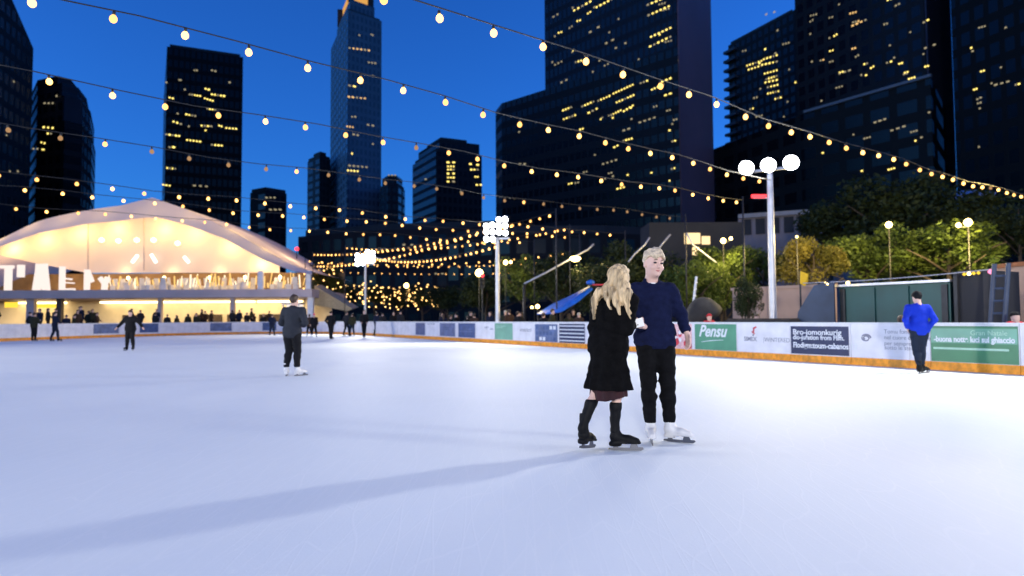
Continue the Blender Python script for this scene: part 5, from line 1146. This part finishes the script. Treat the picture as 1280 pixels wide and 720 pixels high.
# cable with lamps over the container
P0, P1 = wl(1004, 1.3), wl(1246, 1.1)
ca = empty('lamp_cable', (P0.x, P0.y, 0), 0, 'pale cable with small lamps stretched above the green container', 'cable')
c0, c1 = at(1004, 354, P0.y), at(1246, 336, P1.y)
MB().tube([c0 + (c1 - c0) * (k / 12) - Vector((P0.x, P0.y, .05 * math.sin(math.pi * k / 12))) for k in range(13)], .014, 6).build('cord', MT['metal'], ca)
for t, r_, m_ in ((.145, .06, 'street'), (.16, .045, 'street'), (.28, .05, 'street'), (.865, .04, 'yellowsign'), (.885, .04, 'street'), (.905, .04, 'yellowsign'), (.925, .04, 'yellowsign'), (.975, .06, 'pinklamp')):
    q = c0 + (c1 - c0) * t - Vector((P0.x, P0.y, .05 + .05 * math.sin(math.pi * t)))
    MB().lathe([(.004, -r_), (r_ * .9, -r_ * .4), (r_, .2 * r_), (.01, r_)], 9).build('lamp_globe', MT[m_], ca, True, q)
# pale walls
def wallbox(p0, p1, z1, th, label, mat='pale_wall', cap_=None):
    d2 = p1 - p0; root = empty('garden_wall', (p0.x, p0.y, -.12), math.atan2(d2.y, d2.x), label, 'wall')
    MB().box((d2.length / 2, th / 2, z1 / 2), (d2.length, th, z1)).build('wall_body', MT[mat], root); MB().box((d2.length / 2, th / 2, z1 + .06), (d2.length + .1, th + .12, .12)).build('coping', MT[cap_ or mat], root)
wallbox(Vector((px_x(916, 30), 30, 0)), Vector((px_x(1040, 26.5), 26.5, 0)), 2.5, .4, 'long pale wall behind the round bush and the floodlight pole')
wallbox(Vector((px_x(1247, 20.5), 20.5, 0)), Vector((px_x(1400, 16.5), 16.5, 0)), 2.75, .4, 'pale wall with a terracotta coping at the right frame edge', cap_='terra' if MT.setdefault('terra', pmat('terracotta', (.35, .12, .05), .7)) else None)
q = MB().sheet([at(1182, 251, 60), at(1242, 246, 60), at(1246, 240, 60), at(1186, 246, 60)], (0, 3, .8)).build('roof_awning', pmat('lilac_lit_awning', (.40, .36, .52), .7)); tag(q, 'narrow awning lit lilac between the black trees on the right', 'awning')  # the lilac light on the awning is put into its base colour
# planters, tarp, parasol, flag
A0 = wl(905, .55); A1 = wl(986, .55); d2 = A1 - A0
pl = empty('planter_trough', (A0.x, A0.y, -.12), math.atan2(d2.y, d2.x), 'long dark planter trough just behind the boards left of the screen', 'planter'); MB().box((d2.length / 2, .35, .62), (d2.length, .6, 1.24)).build('trough', MT['darkroof'], pl); MB().box((d2.length / 2, .35, 1.26), (d2.length - .1, .5, .06)).build('soil', MT['bark'], pl)
tp = empty('blue_tarp', (at(700, 380, 33.5).x, 33.5, 0), 0, 'bright blue tarp sloping up to a pole left of the woman', 'tarp')
o_ = Vector((tp.location.x, 33.5, 0)); pts = [(671, 392), (690, 380), (712, 370), (737, 357)]; low = [(684, 392), (702, 389), (722, 377), (741, 361)]
MB().strip([at(x, y, 34.3) - o_ for x, y in pts], [at(x, y, 33.0) - o_ for x, y in low], (0, .02, -.05)).build('sheet', MT['tarp'], tp, True)
p = at(738, 353, 33.6) - o_; MB().tube([(p.x, p.y, -.12), (p.x, p.y, p.z)], .03, 6).build('pole', MT['darkmetal'], tp); MB().lathe([(.02, -.12), (.2, -.08), (.22, .05), (.02, .14)], 9).build('pole_cap', MT['tarp'], tp, True, p)
p = at(757, 356, 33.4); q = MB().box((0, 0, 0), (.75, .07, .07)).build('red_lamp_bar', MT['red']); q.location = at(750, 356, 33.4); tag(q, 'red bar with a white lamp between the blue tarp and the woman', 'bar')
MB().lathe([(.004, -.07), (.06, -.03), (.06, .03), (.004, .07)], 8).build('lamp_globe', MT['street'], q, True, (.33, -.06, .02))
MB().tube([(-.2, 0, 0), (-.2, 0, -q.location.z)], .02, 6).build('post', MT['darkmetal'], q)
p = wl(880, 2.2); ub = empty('tilted_parasol', (p.x, p.y, -.12), 0, 'grey brown folded parasol dome leaning behind the boards right of the man', 'parasol')
prof = [(.01, .62), (.25, .58), (.5, .42), (.68, .15), (.72, .0), (.69, .0), (.48, .38), (.01, .57)]
cn = MB().lathe(prof, 10).build('canopy', MT['greycloth'], ub, True, (0, 0, 1.42)); cn.scale = (.95, .9, 1.05); cn.rotation_euler = (.2, -.5, .3); MB().tube([(.0, 0, 0), (0, 0, 1.9)], .03, 8).build('pole', MT['metal'], ub)
p = wl(866, 2.0); tz = at(873, 345, p.y).z; q = empty('beaded_post', (p.x, p.y, -.12), 0, 'short pale leaning post with beads above the flower board', 'post'); MB().tube([(0, 0, 0), (0, 0, 1.6), (.16, 0, tz + .1)], .045, 8).build('post', MT['cap'], q)
for k in range(5): MB().lathe([(.002, -.05), (.05, 0), (.002, .05)], 8).build('bead', MT['whitecloth'], q, True, (.02 + .03 * k, -.05, 1.62 + k * (tz - 1.5) / 5))
p = at(1000, 345, 22); q = empty('yellow_flag', (p.x, p.y, -.12), 0, 'small yellow cloth on a post right of the bright floodlight pole', 'flag'); MB().tube([(0, 0, 0), (0, 0, p.z + .3)], .03, 8).build('post', MT['darkmetal'], q)
MB().sheet([(.0, -.03, p.z + .28), (.22, -.08, p.z + .18), (.26, -.02, p.z - .05), (.12, -.06, p.z - .22), (-.02, -.03, p.z - .12)], (0, .03, 0)).build('cloth', MT['yellow'], q)

# ------------------------------------------------------------------ spectators behind the boards
def spectator(px, off, H, rz, label, top, group, hat=None, hatm=None, hair='short', arms='pocket', width=1.0, up_=-.12):
    p = hit(px) + (outn(px) * off); p.z = up_
    P = pose(H=H, arms=arms, width=width, lean=.03, spread=.0)
    return figure('person', label, (p.x, p.y, p.z), rz, P, 'hood', OUT[top], OUT['black'], MT['boot_black'], group=group, hat=hat, hatmat=OUT.get(hatm), hair=hair, h=.034, hem=.86 * H / 1.85, seed=px, skates=False)
def outn(px):
    a, b_ = hit(px - 3), hit(px + 3); d = (b_ - a).normalized(); n = Vector((-d.y, d.x, 0)); return n if n.y > 0 or n.x > 0.5 else -n
G1 = 'spectators under the tent'; L1 = 'dark dressed spectator among others standing behind the boards under the lit tent'
rnd = random.Random(21)
tw = [hit(px) for px in range(-6, 362, 8)]
dk = MB().prism([(hit(px).x + outn(px).x * .4, hit(px).y + outn(px).y * .4) for px in range(-8, 362, 6)][::-1] + [(hit(px).x + outn(px).x * 2.6, hit(px).y + outn(px).y * 2.6) for px in range(-8, 362, 6)], -.125, .42).build('terrace_deck', MT['darkwood']); tag(dk, kind='structure')
for px in (3, 11, 15, 27, 54, 79, 84, 92, 95, 108, 112, 121, 124, 133, 140, 143, 178, 182, 190, 209, 213, 227, 231, 247, 252, 263, 268, 272, 294, 299, 302, 311, 315, 318, 327, 333, 349):
    spectator(px, rnd.uniform(.8, 2.2), rnd.uniform(1.55, 1.85), rnd.uniform(0, 6.28), L1, rnd.choice(('black', 'charcoal', 'olive', 'brown', 'dnavy')), G1, hat='plain' if rnd.random() < .35 else None, hatm=rnd.choice(('black', 'brown', 'dnavy')), hair=rnd.choice(('short', 'long')), arms=rnd.choice(('pocket', 'rail', 'down')), up_=rnd.choice((.05, .2, .44, .44)))
G2 = 'spectators beyond the far boards'; L2 = 'dark dressed spectator in the row behind the white ad boards left of the middle mast'
for px in (511, 519, 527, 535, 541, 549, 557, 563, 571, 579, 587, 593, 602, 610, 631, 640, 648, 657, 664):
    spectator(px, rnd.uniform(1.0, 4.0), rnd.uniform(1.5, 1.8), rnd.uniform(0, 6.28), L2, rnd.choice(('black', 'charcoal', 'olive', 'brown', 'dnavy', 'black')), G2, hat='plain' if rnd.random() < .4 else None, hatm=rnd.choice(('black', 'cream', 'brown')), hair=rnd.choice(('short', 'long')))
spectator(861, .9, 1.42, .3, 'child in a bright red jacket behind the flower printed board', 'redj', None, 'plain', 'redj')
spectator(906, 1.4, 1.40, -.2, 'child in red jacket behind the green board, right of the parasol', 'redj', None, None, None)
spectator(1111, .5, 1.30, 2.8, 'child with bare head just above the boards left of the blue skater', 'black', None)
spectator(1250, .6, 1.38, .2, 'person in red jacket behind the right end of the long green board', 'redj', None, 'plain', 'black')
spectator(1262, 2.2, 1.72, -.3, 'person in brown coat and yellow hat before the pale wall at right', 'brown', None, 'plain', 'yel' if OUT.setdefault('yel', MT['yellow']) else None)

# ------------------------------------------------------------------ sky, render settings
w = bpy.data.worlds.new('World'); scene.world = w; w.use_nodes = True
nt = w.node_tree; nt.nodes.clear()
sk = nt.nodes.new('ShaderNodeTexSky'); sk.sky_type = 'NISHITA'; sk.sun_disc = False
sk.sun_elevation = R(SUN_EL); sk.sun_rotation = R(SUN_ROT); sk.air_density = 1.0; sk.dust_density = .3; sk.ozone_density = 4.0
ti = nt.nodes.new('ShaderNodeMixRGB'); ti.blend_type = 'MULTIPLY'; ti.inputs[0].default_value = 1; ti.inputs[2].default_value = (*SKY_TINT, 1)
bg = nt.nodes.new('ShaderNodeBackground'); bg.inputs[1].default_value = SKY_STR; ow = nt.nodes.new('ShaderNodeOutputWorld')
nt.links.new(sk.outputs[0], ti.inputs[1]); nt.links.new(ti.outputs[0], bg.inputs[0]); nt.links.new(bg.outputs[0], ow.inputs[0])
scene.view_settings.view_transform = 'Standard'; scene.view_settings.look = 'None'; scene.view_settings.exposure = 0; scene.view_settings.gamma = 1
scene.view_settings.use_curve_mapping = False
scene.render.engine = 'CYCLES'
cy = scene.cycles
cy.max_bounces = 6; cy.diffuse_bounces = 3; cy.glossy_bounces = 3; cy.transmission_bounces = 3; cy.sample_clamp_indirect = 3; cy.sample_clamp_direct = 0; cy.caustics_reflective = False; cy.caustics_refractive = False
cy.use_denoising = True; cy.use_adaptive_sampling = True; cy.adaptive_threshold = .015
bpy.context.view_layer.update()
